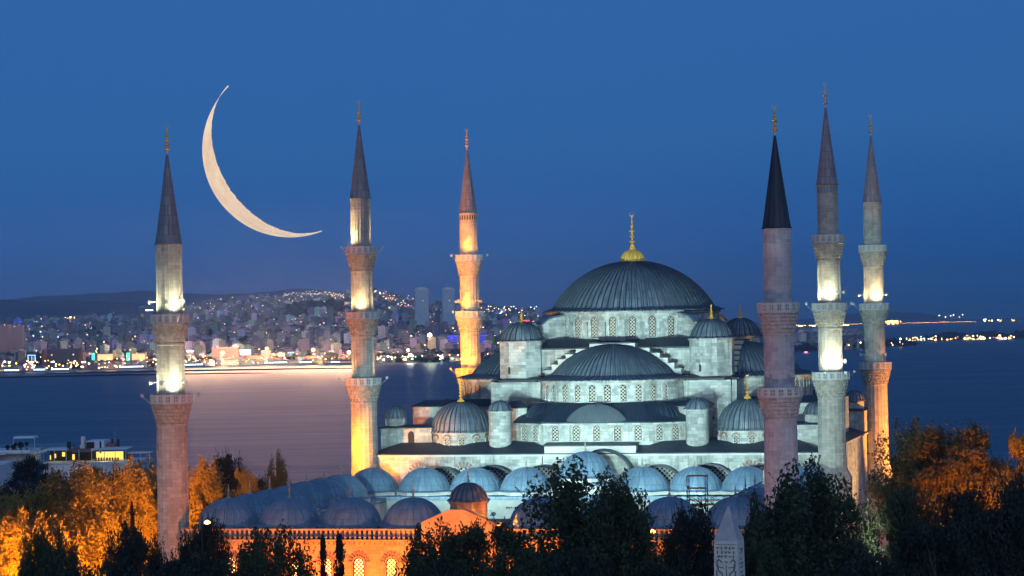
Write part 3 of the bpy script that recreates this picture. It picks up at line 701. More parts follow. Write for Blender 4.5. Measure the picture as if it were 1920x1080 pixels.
# ================================================================== OBELISK
ob=empty('obelisk',(43.6,-161,0),-.12,'pale four sided granite obelisk with carved glyphs and a darker pyramid tip','obelisk')
def sq(r): return [(-r,-r),(r,-r),(r,r),(-r,r)]
b=MB(); b.prism(sq(2.2),0,3.2); b.prism(sq(1.7),3.2,5.6); b.build('pedestal','marble',ob)
def rsh(z): return 1.14-(z-5.6)/16.55*.24
b=MB(); b.prism(sq(1.14),5.6,22.15,0,sq(.90)); b.build('shaft','granite',ob)
b=MB(); P=sq(.912); b.prism(P,22.153,24.65,0,sq(.05)); b.build('pyramid_tip','granite_cap',ob)
g=MB()
def gl(x0,z0,x1,z1,w=.045):
    z=(z0+z1)/2; r=rsh(z); g.bar((x0,-r-.0,z0),(x1,-r-.0,z1),w,4)
def glr(y0,z0,y1,z1,w=.045):
    z=(z0+z1)/2; r=rsh(z); g.bar((r,y0,z0),(r,y1,z1),w,4)
random.seed(3)
gl(-.78,21.85,.78,21.85,.025)
for r_ in range(3):
    for c_ in range(5):
        x=-.62+c_*.30+random.uniform(-.05,.05); z=21.6-r_*.32; k=random.randrange(4)
        if k==0: gl(x-.12,z,x+.1,z+.08); gl(x,z-.1,x+.1,z+.08)
        elif k==1: gl(x-.1,z+.08,x,z-.06); gl(x,z-.06,x+.12,z+.06)
        elif k==2: gl(x-.12,z,x+.12,z)
        else: gl(x,z+.1,x,z-.12,.06)
# two seated figures facing each other
for sg in (-1,1):
    gl(sg*.75,20.5,sg*.55,20.75,.06); gl(sg*.55,20.75,sg*.3,20.5); gl(sg*.7,20.45,sg*.6,19.9,.07); gl(sg*.6,19.9,sg*.3,19.7,.06); gl(sg*.3,19.7,sg*.28,19.4,.05); gl(sg*.62,20.2,sg*.15,20.1,.04); gl(sg*.75,19.9,sg*.7,19.4,.06); gl(sg*.5,19.45,sg*.75,19.45,.04)
gl(-.1,20.6,.12,20.5); gl(.02,20.3,.02,19.5,.04)
gl(-.74,19.15,.74,19.15,.05); gl(-.45,18.98,.45,18.98,.05)
# bird below
gl(-.05,18.6,.1,18.75,.06); gl(.1,18.75,-.15,18.1,.06); gl(-.15,18.1,-.3,17.6,.08); gl(-.3,17.6,.05,17.2,.07); gl(.05,17.2,.3,16.6,.07); gl(-.1,17.3,-.2,16.7); gl(.0,17.2,-.05,16.7); gl(-.3,16.65,.15,16.65)
gl(-.5,16.3,.5,16.3,.04)
for i in range(14):
    z=21.5-i*.35; glr(random.uniform(-.6,-.2),z,random.uniform(.1,.6),z+random.uniform(-.2,.2))
    if i%3==0: glr(0,z,.1,z-.25)
g.build('carved_glyphs','engrave',ob)

# ================================================================== STEEL WALKWAY on the courtyard roof
sc_=empty('steel_walkway',(22.5,-62,15.2),0,'brown steel truss walkway with a square frame tower raised over the courtyard domes','scaffold')
b=MB(); x0,x1=-.2,9.4
for y in (-.7,.7):
    b.bar((x0-.3,y,1.6 if False else 2.35),(x1,y,2.35),.07); b.bar((x0,y,3.35),(x1,y,3.35),.07); b.bar((x0,y,2.8),(x1,y,2.8),.04)
    n=7
    for i in range(n+1):
        x=x0+(x1-x0)*i/n; b.bar((x,y,2.35),(x,y,3.35),.055)
        if i<n: b.bar((x,y,3.3),(x+(x1-x0)/n,y,2.4),.045)
for i in range(12): b.bar((x0+(x1-x0)*i/11,-.7,2.35),(x0+(x1-x0)*i/11,.7,2.35),.04)
b.build('truss','steel',sc_)
b=MB()
for y in (-.7,.7):
    b.bar((-.2,y,3.35),(-3.8,y,1.3),.06); b.bar((-.2,y,2.35),(-3.8,y,.3),.06)
    for i in range(8):
        t=i/7; b.bar((-.2-3.6*t,y,3.35-2.05*t),(-.2-3.6*t,y,2.35-2.05*t),.045)
b.build('sloping_truss','steel',sc_)
b=MB()
for x in (1.2,3.3):
    for y in (-.7,.7): b.bar((x,y,0),(x,y,5.6),.08)
for z in (5.6,4.2,2.2,.8):
    for y in (-.7,.7): b.bar((1.2,y,z),(3.3,y,z),.07)
    for x in (1.2,3.3): b.bar((x,-.7,z),(x,.7,z),.07)
b.build('frame_tower','steel',sc_)
point('site_lamp',(24,-66.5,16.5),500,(1,.42,.08),.2)

# ================================================================== GROUND, SEA, FAR SHORE
def lerp(a,b,t): return a+(b-a)*max(0,min(1,t))
def interp(x,pts):
    if x<=pts[0][0]: return pts[0][1]
    for (a,fa),(c,fc) in zip(pts,pts[1:]):
        if x<=c: return fa+(fc-fa)*(x-a)/(c-a)
    return pts[-1][1]
SEA=-35
rnd=random.Random(11)
def nz(a,b): return math.sin(a*.013+b*.0021)*.5+math.sin(a*.031+1.7+b*.0013)*.3+math.sin(a*.007-b*.0007+4)*.4
YS=[(-400,4200),(165,4250),(300,4400),(500,4520),(700,4400),(900,4500),(1200,4600),(1500,4900),(1650,5150),(1712,5350),(1740,6500)]
def shore(px): return interp(px,YS)
SK=[(-400,598),(0,600),(280,592),(340,578),(430,562),(600,552),(650,546),(720,550),(775,565),(880,572),(1000,585),(1200,600),(1480,612),(1600,622),(1700,638)]
def farz(px,Y):
    s=shore(px); t=(Y-s)/(8500-s)
    if t<0: return SEA-6+ max(-6,(Y-s)*.02)
    zt=CAM.z+(hor(px)-interp(px,SK))/F_*8500-10
    return SEA+2.5+(zt-SEA-2.5)*max(0,t)**1.15+3*nz(px*3,Y)*min(1,t*3)
gb=MB()
nx=46; pxs=[-500+2900*i/(nx-1) for i in range(nx)]
Ys=[-400,-60,60,150,300,420,520,640,800,960,1150]+[4150+150*i for i in range(10)]+[5700+350*i for i in range(9)]+[9500,14000,22000]
def gz(px,Y):
    if Y<=420: return 0
    if Y<1200: return lerp(0,SEA-3,(Y-420)/620)
    if px>1760 or Y>8900: return SEA-12
    if Y>8500: return farz(px,8500)
    return farz(px,Y)
NX=110; pxs=[-600+3200*i/(NX-1) for i in range(NX)]
for Y in Ys:
    for px in pxs:
        p=CAM+FH*Y+RH*((px-960)/1640*max(1000,Y/F_*1640))
        gb.v.append((p.x,p.y,gz(px,Y)))
for j in range(len(Ys)-1):
    for i in range(NX-1):
        a=j*NX+i; gb.f.append([a,a+1,a+1+NX,a+NX]); gb.uv.append(None); gb.mi.append(0)
M['ground']=plain('dark_earth_and_scrub',(.045,.05,.03),.95,0,.35,.05)
M['far_ground']=plain('hazed_far_land',(.055,.075,.09),.95,0,.3,.004)  # forest tone tinted blue: distance haze put into the colour
gr=gb.build('ground','ground'); tag(gr,kind='structure')
# sea
m,n,l,p=newmat('sea_water')
g_=n.new('ShaderNodeNewGeometry').outputs['Position']
rot=n.new('ShaderNodeMapping'); rot.inputs['Rotation'].default_value=(0,0,YAW); l.new(g_,rot.inputs[0])
w1=tex(n,l,'ShaderNodeTexNoise',mapping(n,l,rot.outputs[0],(.008,.035,.01)),Scale=1.0,Detail=8,Roughness=.65)
w2=tex(n,l,'ShaderNodeTexNoise',mapping(n,l,rot.outputs[0],(.0045,.036,.01)),Scale=1.0,Detail=5,Roughness=.7)
l.new(mx(n,l,mr(n,l,w2.outputs['Fac'],.35,.65),(.002,.020,.052),(.003,.028,.066)),p.inputs['Base Color'])
l.new(mr(n,l,w2.outputs['Fac'],.32,.68,.33,.44),p.inputs['Roughness']); p.inputs['IOR'].default_value=1.33
bp=n.new('ShaderNodeBump'); bp.inputs['Strength'].default_value=.7; bp.inputs['Distance'].default_value=2.2
l.new(w1.outputs['Fac'],bp.inputs['Height']); l.new(bp.outputs[0],p.inputs['Normal']); M['water']=m
b=MB(); q=[CAM+FH*700-RH*5000,CAM+FH*700+RH*5000,CAM+FH*16500+RH*10800,CAM+FH*16500-RH*11200]; b.add([(v.x,v.y,SEA) for v in q],[(0,1,2,3)])
tag(b.build('sea','water'),kind='structure')
# hills behind the far shore
def ridge(name,pts,Y,depth,zb,wob=1):
    b=MB(); xs=[pts[0][0]+(pts[-1][0]-pts[0][0])*i/90 for i in range(91)]; rows=[]
    for t,h in ((-1,0),(-.5,.62),(0,1),(.6,.7),(1.3,0)):
        row=[]
        for x in xs:
            zt=zat(x,interp(x,pts)+wob*nz(x*9,Y)*.9,Y); P=G(x,Y+t*depth); row.append((P.x,P.y,zb+(zt-zb)*h+(wob*8*nz(x*17,Y+t*900) if 0<h<1 else 0)))
        rows.append(row)
    for r_ in rows: b.v+=r_
    for j in range(4):
        for i in range(90):
            a=j*91+i; b.f.append([a,a+1,a+92,a+91]); b.uv.append(None); b.mi.append(0)
    return tag(b.build(name,'far_ground',smooth=True),kind='structure')
ridge('hills',[(-500,572),(-50,560),(0,562),(60,566),(140,563),(200,566),(290,570),(340,574)],10000,900,-20)
ridge('hills',[(-500,560),(20,562),(60,556),(150,552),(270,545),(330,550),(420,552),(470,551),(500,548),(560,540),(600,543),(630,550),(690,556),(760,566),(900,574),(1000,584),(1100,592)],13500,1500,-30)
ridge('hills',[(1440,606),(1540,595),(1600,588),(1660,584),(1720,586),(1790,596),(1830,603)],13800,600,-36)
ridge('hills',[(1850,601),(1900,598),(2000,592),(2300,596)],15800,500,-36)
# low wooded promontory on the right, second coast
def low(name,pts,Y0,Y1,z,mat='far_ground'):
    b=MB(); n_=40; xs=[pts[0]+(pts[1]-pts[0])*i/n_ for i in range(n_+1)]
    rows=[]
    for Y,h in ((Y0,0),(Y0+10,.5),(Y0+(Y1-Y0)*.3,1),(Y1,0)):
        rows.append([(G(x,Y).x,G(x,Y).y,SEA-1+(z+1)*h*(math.sin(PI*min(1,max(0,(i+.3)/n_*1.0)))**.35 if True else 1)) for i,x in enumerate(xs)])
    for r_ in rows: b.v+=r_
    for j in range(3):
        for i in range(n_):
            a=j*(n_+1)+i; b.f.append([a,a+1,a+n_+2,a+n_+1]); b.uv.append(None); b.mi.append(0)
    return tag(b.build(name,mat),kind='structure')
low('terrain',(1740,2060),6050,6700,4); low('terrain',(1470,1735),13200,13700,3)
low('breakwater',(62,700),4020,4045,2.6); low('breakwater',(-80,520),3780,3800,2.4)
M_ST='stuff'
# ---- city
ALB=[(.50,.51,.50),(.30,.31,.33),(.66,.68,.70),(.20,.20,.22),(.42,.41,.40),(.24,.28,.33),(.36,.32,.30),(.85,.87,.88)]
def bld(b,T,p,w,d,h,rz,tint,roof=0):
    n0=len(b.f); x,y,z=p
    def B(x0,x1,y0,y1,z0,z1): b.box(x0,x1,y0,y1,z0,z1,0,rz,(x,y))
    B(x-w/2,x+w/2,y-d/2,y+d/2,z-12,z+h)
    if roof==0:
        B(x-w*.18,x+w*.2,y-d*.2,y+d*.2,z+h+.01,z+h+2.6); B(x-w/2-.2,x+w/2+.2,y-d/2-.2,y-d/2+.3,z+h+.01,z+h+.9)
    elif roof==1:
        P=[(-w/2-.6,-d/2-.6),(w/2+.6,-d/2-.6),(w/2+.6,d/2+.6),(-w/2-.6,d/2+.6)]; Q=[(-w*.25,-.2),(w*.25,-.2),(w*.25,.2),(-w*.25,.2)]
        c,s=math.cos(rz),math.sin(rz); rr=lambda L_:[(x+c*a-s*e,y+s*a+c*e) for a,e in L_]
        b.prism(rr(P),z+h+.01,z+h+w*.16,0,rr(Q))
    for i in range(n0,len(b.f)): T.append(tint)
    if roof==1:
        for i in range(len(b.f)-6,len(b.f)): T[i]=(.22,.12,.10)
BL=[]
rnd=random.Random(5)
tries=0
while len(BL)<6500 and tries<90000:
    tries+=1
    px=rnd.choice((rnd.uniform(-30,1010),rnd.uniform(-30,1010),rnd.uniform(-30,1010),rnd.uniform(1485,1640)))
    s=shore(px); t=rnd.random()**1.5; Y=s+25+t*(8400-s)
    if 535<px<650 and 6900<Y<7600: continue          # wooded rise
    if 60<px<170 and Y<4700: continue
    z=farz(px,Y)
    if px>1480 and Y>6600: continue
    tall=rnd.random()
    if Y<4600: w,d,h=rnd.uniform(14,30),rnd.uniform(12,18),rnd.uniform(6,14)
    elif Y>6900: w,d,h=rnd.uniform(14,26),rnd.uniform(12,20),rnd.uniform(14,42)
    elif tall>.93: w,d,h=rnd.uniform(16,26),rnd.uniform(14,22),rnd.uniform(34,55)
    else: w,d,h=rnd.uniform(12,26),rnd.uniform(11,20),rnd.uniform(10,24)
    w*=.66;d*=.7;h*=.62
    BL.append((Y,px,z,w,d,h,RZ+rnd.uniform(-.7,.7),tuple(c*rnd.uniform(.6,1.1) for c in rnd.choice(ALB)),1 if (h<14 and rnd.random()<.6) else 0))
BL.sort(key=lambda q:-(q[3]*q[5])/(q[0]**2)*(4 if q[0]<5600 else 1))
near,rest=BL[:285],BL[285:]
GL=[('pale flat roofed apartment block among many alike across the strait','apartment block','flat roofed apartment blocks across the strait'),
    ('low red tiled building among many alike near the far shore','building','red tiled buildings near the far shore'),
    ('slender high rise block standing above its neighbours in the far city','high rise','high rise blocks in the far city')]
for Y,px,z,w,d,h,rz,ti,rf in near:
    b=MB();T=[]; P=G(px,Y,z); bld(b,T,(0,0,0),w,d,h,0,ti,rf)
    k=1 if rf else (2 if h>=30 else 0)
    o=b.build(('apartment_block','low_building','high_rise')[k],'city',tint=T); o.location=P; o.rotation_euler=(0,0,rz); tag(o,*GL[k])
b=MB();T=[]
for Y,px,z,w,d,h,rz,ti,rf in rest: bld(b,T,tuple(G(px,Y,z)),w,d,h,rz,ti,rf)
tag(b.build('far_town','city',tint=T),'dense mass of small buildings covering the slopes across the strait','town',kind='stuff')
# city trees between the houses: stuff
def blobs(spots,name,label,mat='leaf_dark'):
    b=MB(); r_=random.Random(2)
    for (x,y,z,r) in spots:
        for k in range(7):
            cx,cy,cz=x+r_.uniform(-r,r)*.7,y+r_.uniform(-r,r)*.7,z+r_.uniform(.1,.8)*r; q=r*r_.uniform(.35,.6); o=len(b.v)
            for (i,j) in [(0,0)]+[(1,a) for a in range(5)]+[(2,a) for a in range(5)]+[(3,0)]:
                el=(-PI/2,-.45,.45,PI/2)[i]; az=2*PI*(j+(i%2)*.5)/5; rr=q*r_.uniform(.75,1.2); b.v.append((cx+rr*math.cos(el)*math.cos(az),cy+rr*math.cos(el)*math.sin(az),cz+rr*math.sin(el)))
            F=[(o,o+1+(a+1)%5,o+1+a) for a in range(5)]+[(o+11,o+6+a,o+6+(a+1)%5) for a in range(5)]+[(o+1+a,o+1+(a+1)%5,o+6+a) for a in range(5)]+[(o+1+(a+1)%5,o+6+(a+1)%5,o+6+a) for a in range(5)]
            for f in F: b.f.append(list(f)); b.uv.append(None); b.mi.append(0)
    return tag(b.build(name,mat),label,'trees',kind='stuff')
sp=[]
for i in range(420):
    px=rnd.uniform(-20,1010); Y=shore(px)+30+rnd.random()**1.3*3200; P=G(px,Y,farz(px,Y)); sp.append((P.x,P.y,P.z,rnd.uniform(7,15)))
for i in range(160):
    px=rnd.uniform(535,655); Y=rnd.uniform(6900,7600); P=G(px,Y,farz(px,Y)); sp.append((P.x,P.y,P.z,rnd.uniform(10,22)))
for i in range(170):
    px=rnd.uniform(700,1000) if i<100 else rnd.uniform(1480,1655); Y=shore(px)+rnd.uniform(5,130); P=G(px,Y,farz(px,Y)); sp.append((P.x,P.y,P.z,rnd.uniform(6,13)))
for i in range(60):
    px=rnd.uniform(1650,1716); Y=rnd.uniform(5240,5500)+ (px-1650)*2; P=G(px,Y,-33); sp.append((P.x,P.y,P.z,rnd.uniform(5,13)*(1 if px<1690 else .5)))
for i in range(230):
    px=rnd.uniform(1735,2030); Y=rnd.uniform(6150,6400); P=G(px,Y,-33); sp.append((P.x,P.y,P.z,rnd.uniform(6,16)*(.55+.45*abs(math.sin(px*.045)))))
blobs(sp,'far_woods','dark tree clumps between the houses and along the far shore')
# ---- twin towers, blue lit block and other landmarks
def lm(name,px0,px1,ytop,ybot,Y,d,label,cat,tint=(.4,.4,.42),mat='city',rz=0):
    P=G((px0+px1)/2,Y,zat((px0+px1)/2,ybot,Y)); w=(px1-px0)/F_*Y; h=(ybot-ytop)/F_*Y
    r=empty(name,P,RZ+rz,label,cat)
    b=MB(); b.box(-w/2,w/2,-d/2,d/2,-8,h); n=len(b.f); o=b.build('block',mat,r,tint=[tint]*n); return r,w,h,o
for x0,x1,lb in ((777,802,'left twin glass office tower on the far skyline, flat topped'),(828,851,'right twin glass office tower on the far skyline, with a roof mast')):
    r,w,h,o=lm('office_tower',x0,x1,543,606,6300,24,lb,'tower',(.75,.85,.9),'tower',.12)
    b=MB(); b.box(-w/2-.3,w/2+.3,-12.3,12.3,h+.02,h+2); b.box(-w*.3,w*.3,-7,7,h+2.02,h+5)
    if x0>800: b.box(-.4,.4,-.4,.4,h+5,h+17)
    b.build('roof_crown','white',r)
r,w,h,o=lm('office_tower',813,824,578,602,6350,18,'dark slim block between the bases of the twin towers','tower',(.2,.2,.26))
r,w,h,o=lm('office_block',838,914,626,668,4950,30,'wide office block striped with bright blue light bands, behind the golden minaret','office block',(.10,.10,.3))
b=MB()
for i in range(9): z=2+i*(h-3)/9; b.box(-w/2-.3,w/2+.3,-15.4,-15.05,z,z+(1.9 if i<8 else 3.0))
b.box(-w/2-.4,-w/2-.02,-15.3,15,1,h); b.box(w/2+.02,w/2+.4,-15.3,15,1,h)
b.build('light_band','neon_blue',r)
r,w,h,o=lm('apartment_tower',-12,16,608,652,4700,30,'broad brown slab block at the far left edge of the city','apartment block',(.34,.26,.26))
r,w,h,o=lm('apartment_tower',16,44,609,648,4760,26,'brown grey slab block, second from the left edge of the city','apartment block',(.30,.26,.30))
r,w,h,o=lm('station_building',82,156,662,694,4320,40,'dark long station building with two pointed corner roofs at the water edge','station',(.13,.12,.13))
b=MB()
for x in (-w/2+3,w/2-3): b.lathe([(5,h*.3),(5,h+1),(5.6,h+1.2),(3.2,h+5),(.1,h+11)],10,cx=x,cy=-18)
P_=[(-w/2-.5,-20.5),(w/2+.5,-20.5),(w/2+.5,20.5),(-w/2-.5,20.5)]; b.prism(P_,h+.02,h+7,0,[(-w/2+9,-2),(w/2-9,-2),(w/2-9,2),(-w/2+9,2)]); b.build('roof','roof_tile',r)
LMK=[('high_rise',259,272,577,606,6900,20,'dark arched top high rise left of the leftmost minaret','high rise',(.3,.32,.38)),
('high_rise',273,287,580,610,6700,20,'high rise with a bright white top line left of the leftmost minaret','high rise',(.5,.5,.55)),
('waterfront_hall',178,212,662,680,4470,16,'brightly lit amber hall on the left waterfront','hall',(.6,.5,.35)),
('waterfront_hall',243,272,661,680,4480,16,'long floodlit stone building beside the amber hall','building',(.7,.6,.45)),
('waterfront_hall',349,361,658,673,4560,14,'pale building with a lit white roof sign','building',(.6,.6,.65)),
('waterfront_hall',371,383,661,675,4560,14,'small building with a white framed facade','building',(.5,.45,.45)),
('waterfront_hall',396,446,652,676,4570,18,'wide pink stone building with a sodium lamp before it','building',(.65,.42,.36)),
('waterfront_hall',448,469,656,668,4650,14,'block crowned by a long white light line','building',(.6,.6,.6)),
('waterfront_hall',460,492,667,678,4550,12,'low orange lit hall with a row of arches','building',(.7,.45,.25)),
('waterfront_hall',488,506,658,672,4580,14,'small pale gabled block beside the orange lit hall','building',(.6,.55,.55)),
('waterfront_hall',728,772,655,667,4700,16,'long pale building among the waterfront trees','building',(.45,.5,.48)),
('waterfront_hall',1498,1514,624,642,5200,14,'pale banded apartment block on the right far shore','apartment block',(.7,.75,.8))]
for nm,x0,x1,yt,yb,Y,d,lb,ct,ti in LMK:
    r,w,h,o=lm(nm,x0,x1,yt,yb,Y,d,lb,ct,tuple(.55*c for c in ti))
    b=MB()
    if 'arched' in lb: b.slab([(w/2*math.cos(PI*i/8),h+.02+5*math.sin(PI*i/8)) for i in range(9)],-9,9); b.build('arched_top','tower',r,tint=[(.5,.5,.6)]*len(b.f))
    elif 'white top' in lb: b.box(-w/2,w/2,-10.4,-10.05,h-3,h-1.2); b.build('light_strip','lamp_cool',r)
    elif 'amber' in lb:
        b.box(-w*.38,w*.46,-8.4,-8.05,1,h-2); b.build('lit_front','lit_facade',r)
        b=MB(); b.box(-w/2-6,-w/2-1,-8.4,-8.05,2,h); b.box(-w/2-4.6,-w/2-2.4,-8.5,-8.1,4,h-2); b.build('light_strip','neon_green',r)
    elif 'floodlit stone' in lb:
        for i in range(8): b.box(-w/2+1+i*w/8,-w/2+1+i*w/8+w/12,-8.4,-8.05,3,h-2)
        b.build('lit_window','lit_facade',r)
    elif 'roof sign' in lb: b.box(-w/2,w/2,-7.4,-7.05,h-1.2,h+.8); b.build('roof_sign','lamp_cool',r)
    elif 'framed' in lb:
        b.box(-w*.35,w*.35,-7.3,-7.05,h-3,h-2.2); b.box(-w*.35,-w*.28,-7.3,-7.05,3,h-3); b.box(w*.28,w*.35,-7.3,-7.05,3,h-3); b.build('light_frame','neon_cyan',r)
    elif 'white light line' in lb: b.box(-w/2-4,w/2,-7.4,-7.05,h-1.6,h-.4); b.box(-w/2+1,w/2-1,-7.3,-7.04,3,7); b.build('light_strip','lamp_cool',r)
    elif 'orange lit' in lb and 'arches' in lb:
        for i in range(8): b.box(-w/2+1+i*w/8,-w/2+1+i*w/8+w/14,-6.4,-6.05,2,h-3)
        b.build('lit_window','lit_facade',r)
    else:
        b.box(-w/2-.4,w/2+.4,-d/2-.4,d/2+.4,h+.02,h+1.2); b.build('roof','ferry_paint',r)
# sign frames: blue arch frame, red letters
def sign(px,py,Y,w,h,mat,name,label,kind='frame'):
    P=G(px,Y,zat(px,py,Y)-h/2); b=MB()
    if kind=='frame': b.box(-w/2,-w/2+1.4,-.3,.3,0,h); b.box(w/2-1.4,w/2,-.3,.3,0,h); b.box(-w/2,w/2,-.3,.3,h,h+1.4)
    elif kind=='bar': b.box(-w/2,w/2,-.3,.3,0,h)
    b.box(-.4,.4,.31,.8,-14,h*.9)
    o=b.build(name,mat); o.location=P; o.rotation_euler=(0,0,RZ); tag(o,label,'sign')
sign(57,672,4330,13,9,'neon_cyan','light_frame','pale blue glowing rectangular frame on the left far waterfront')
sign(32,604,6800,16,10,'neon_blue','light_frame','deep blue glowing block outline above the far left houses')
sign(636,660,4600,3,8,'neon_red','red_sign','tall narrow red glowing sign on the middle waterfront','bar')
sign(543,661,4600,11,2.2,'neon_cyan','blue_sign','thin pale blue glowing sign on the middle waterfront','bar')
sign(986,601,6500,14,2.2,'neon_red','red_sign','thin red glowing sign right of the small front left dome finial','bar')
# ferries moored at the far quay
def ferry(px,Y,L_,label,lit=True,hull='white'):
    r=empty('ferry',G(px,Y,SEA),RZ+rnd.uniform(-.1,.1),label,'ferry')
    b=MB(); b.prism([(-L_/2,-4),(L_/2-6,-4),(L_/2,0),(L_/2-6,4),(-L_/2,4)],-1,3); b.build('hull',hull,r)
    b=MB(); b.box(-L_*.42,L_*.3,-3.4,3.4,3.01,6); b.box(-L_*.3,L_*.2,-2.8,2.8,6.01,8.6); b.box(L_*.08,L_*.18,-1.6,1.6,8.61,10.8); b.build('cabin','ferry_paint',r)
    b=MB(); b.lathe([(1.2,8.6),(1.0,12)],10,cx=-L_*.08); b.build('funnel','roof_tile',r)
    if lit:
        b=MB()
        for i in range(int(L_/4)): b.box(-L_*.40+i*2.6,-L_*.40+i*2.6+1.5,-3.6,-3.42,4,5.4)
        b.build('cabin_window','lamp_cool' if rnd.random()<.6 else 'lit_facade',r)
for px,dy,L_,lb in ((2,-60,40,'white ferry at the far left quay'),(24,-70,36,'ferry with red hull moored second from the left'),(76,-60,30,'small lit ferry beside the dark station'),(115,-60,44,'long ferry moored below the dark station'),
    (250,-40,60,'brightly lit ferry on the left waterfront'),(362,-40,60,'brightly lit white ferry just right of the leftmost minaret'),(520,-50,60,'long lit ferry in the middle of the waterfront'),(548,-30,44,'white lit ferry right of the long one'),
    (575,-45,34,'blue white ferry right of the white lit pair'),(618,-40,26,'small pale ferry left of the second minaret'),(632,-45,30,'dark hulled ferry left of the second minaret'),(650,-60,34,'ferry partly hidden by the second minaret')):
    ferry(px,shore(px)+dy,L_,lb,True,'roof_tile' if 'red hull' in lb else 'ferry_paint')
# far lights
def lights(name,label,spots,mat):
    b=MB()
    for (px,Y,z,s) in spots: P=G(px,Y,z); b.box(P.x-s/2,P.x+s/2,P.y-s/2,P.y+s/2,z-s/2,z+s/2)
    return tag(b.build(name,mat),label,'lights',kind='stuff')
S={'lamp_orange':[], 'lamp_white':[], 'lamp_cool':[], 'lamp_red':[], 'lamp_green':[]}
def put(px,Y,z,s,k): S[k].append((px,Y,z,s))
rl=random.Random(21)
for i in range(430):
    px=rl.uniform(-10,1010); Y=shore(px)+80+rl.random()**.9*3700; z=farz(px,Y)+rl.uniform(6,24)
    if 535<px<650 and 6900<Y<7600: continue
    put(px,Y,z,rl.choice((.6,.8,1.0,1.4)),rl.choice(('lamp_orange','lamp_orange','lamp_white','lamp_cool')))
for i in range(230):
    px=rl.gauss(735,28) if i<110 else rl.uniform(330,680); Y=rl.uniform(7300,8400); put(px,Y,farz(px,Y)+rl.uniform(4,25),rl.choice((.9,1.2,1.6)),rl.choice(('lamp_orange','lamp_orange','lamp_orange','lamp_red','lamp_white')))
for i in range(55): px=532+i*2.1; put(px,7900,zat(px,557-6*math.sin((px-532)/38)-2*(i%3)+rl.uniform(-2,2),7900),rl.choice((.5,.7,.9)),'lamp_white')
for i in range(40): px=925+i*2.0; put(px,7800,zat(px,586+.06*(px-925)+rl.uniform(-1,1),7800),1.5,'lamp_white')
for i in range(46): px=rl.uniform(905,1010); Y=rl.uniform(7200,8300); put(px,Y,zat(px,rl.uniform(574,600),Y),1.5,rl.choice(('lamp_orange','lamp_cool')))
for i in range(26): px=113+rl.random()*44; put(px,8000,zat(px,596-2.5*math.exp(-((px-132)/9)**2)*rl.random(),8000),2.4,'lamp_orange')
# waterfront
for i in range(210):
    px=rl.uniform(165,672); px=px if rl.random()<.8 else rl.uniform(345,390); Y=shore(px)+rl.uniform(2,50); put(px,Y,SEA+4+rl.random()**2*16,rl.choice((.6,.9,1.2,1.7)),rl.choice(('lamp_orange','lamp_orange','lamp_orange','lamp_white','lamp_red')))
for i in range(70): px=rl.uniform(0,165); put(px,shore(px)+rl.uniform(0,30),SEA+rl.uniform(4,18),rl.choice((.8,1.2,1.6)),rl.choice(('lamp_orange','lamp_white')))
for i in range(90): px=rl.uniform(705,830); put(px,shore(px)+rl.uniform(4,60),SEA+rl.uniform(5,12),rl.choice((1.0,1.5,2.2)),rl.choice(('lamp_orange','lamp_white','lamp_green','lamp_white')))
for i in range(40): px=rl.uniform(830,1010); put(px,shore(px)+rl.uniform(4,60),SEA+rl.uniform(5,12),1.2,rl.choice(('lamp_white','lamp_orange')))
# right coasts
for i in range(34): px=rl.uniform(1485,1690); put(px,shore(px)+rl.uniform(4,120),SEA+rl.uniform(4,14),rl.choice((.9,1.3,1.8)),rl.choice(('lamp_white','lamp_orange')))
for i in range(240): px=1480+i*1.45; put(px,13150,SEA+4+rl.uniform(0,4)+(px-1480)*.01,rl.choice((.8,1.2,1.8)),'lamp_orange')
for i in range(50): px=rl.uniform(1480,1590); put(px,12900,SEA+3+rl.uniform(0,3),3,rl.choice(('lamp_white','lamp_orange')))
for i in range(60): px=rl.gauss(1672,7); put(px,13100,SEA+5+rl.random()*16,4,'lamp_orange')
for i in range(40): px=rl.uniform(1620,1815); Y=13700; put(px,Y,zat(px,rl.uniform(590,606),Y),3,rl.choice(('lamp_orange','lamp_white')))
for i in range(14): px=rl.uniform(1838,1915); put(px,14500,zat(px,rl.uniform(599,603),14500),rl.choice((3,5)),rl.choice(('lamp_orange','lamp_white')))
for i in range(120):
    px=rl.choice((rl.uniform(1695,1775),rl.uniform(1804,1845),rl.uniform(1860,1895),rl.uniform(1690,1920))); put(px,6080,SEA+3+rl.random()**2*9,rl.choice((.8,1.2,1.7)),rl.choice(('lamp_orange','lamp_orange','lamp_white')))
LBL={'lamp_orange':'orange street lamps sprinkled over the far shore','lamp_white':'white lamps sprinkled over the far shore','lamp_cool':'bluish white lamps sprinkled over the far city','lamp_red':'small red lights sprinkled over the far city','lamp_green':'small green lights along the far waterfront'}
for k,v in S.items(): lights('city_lights',LBL[k],v,k)
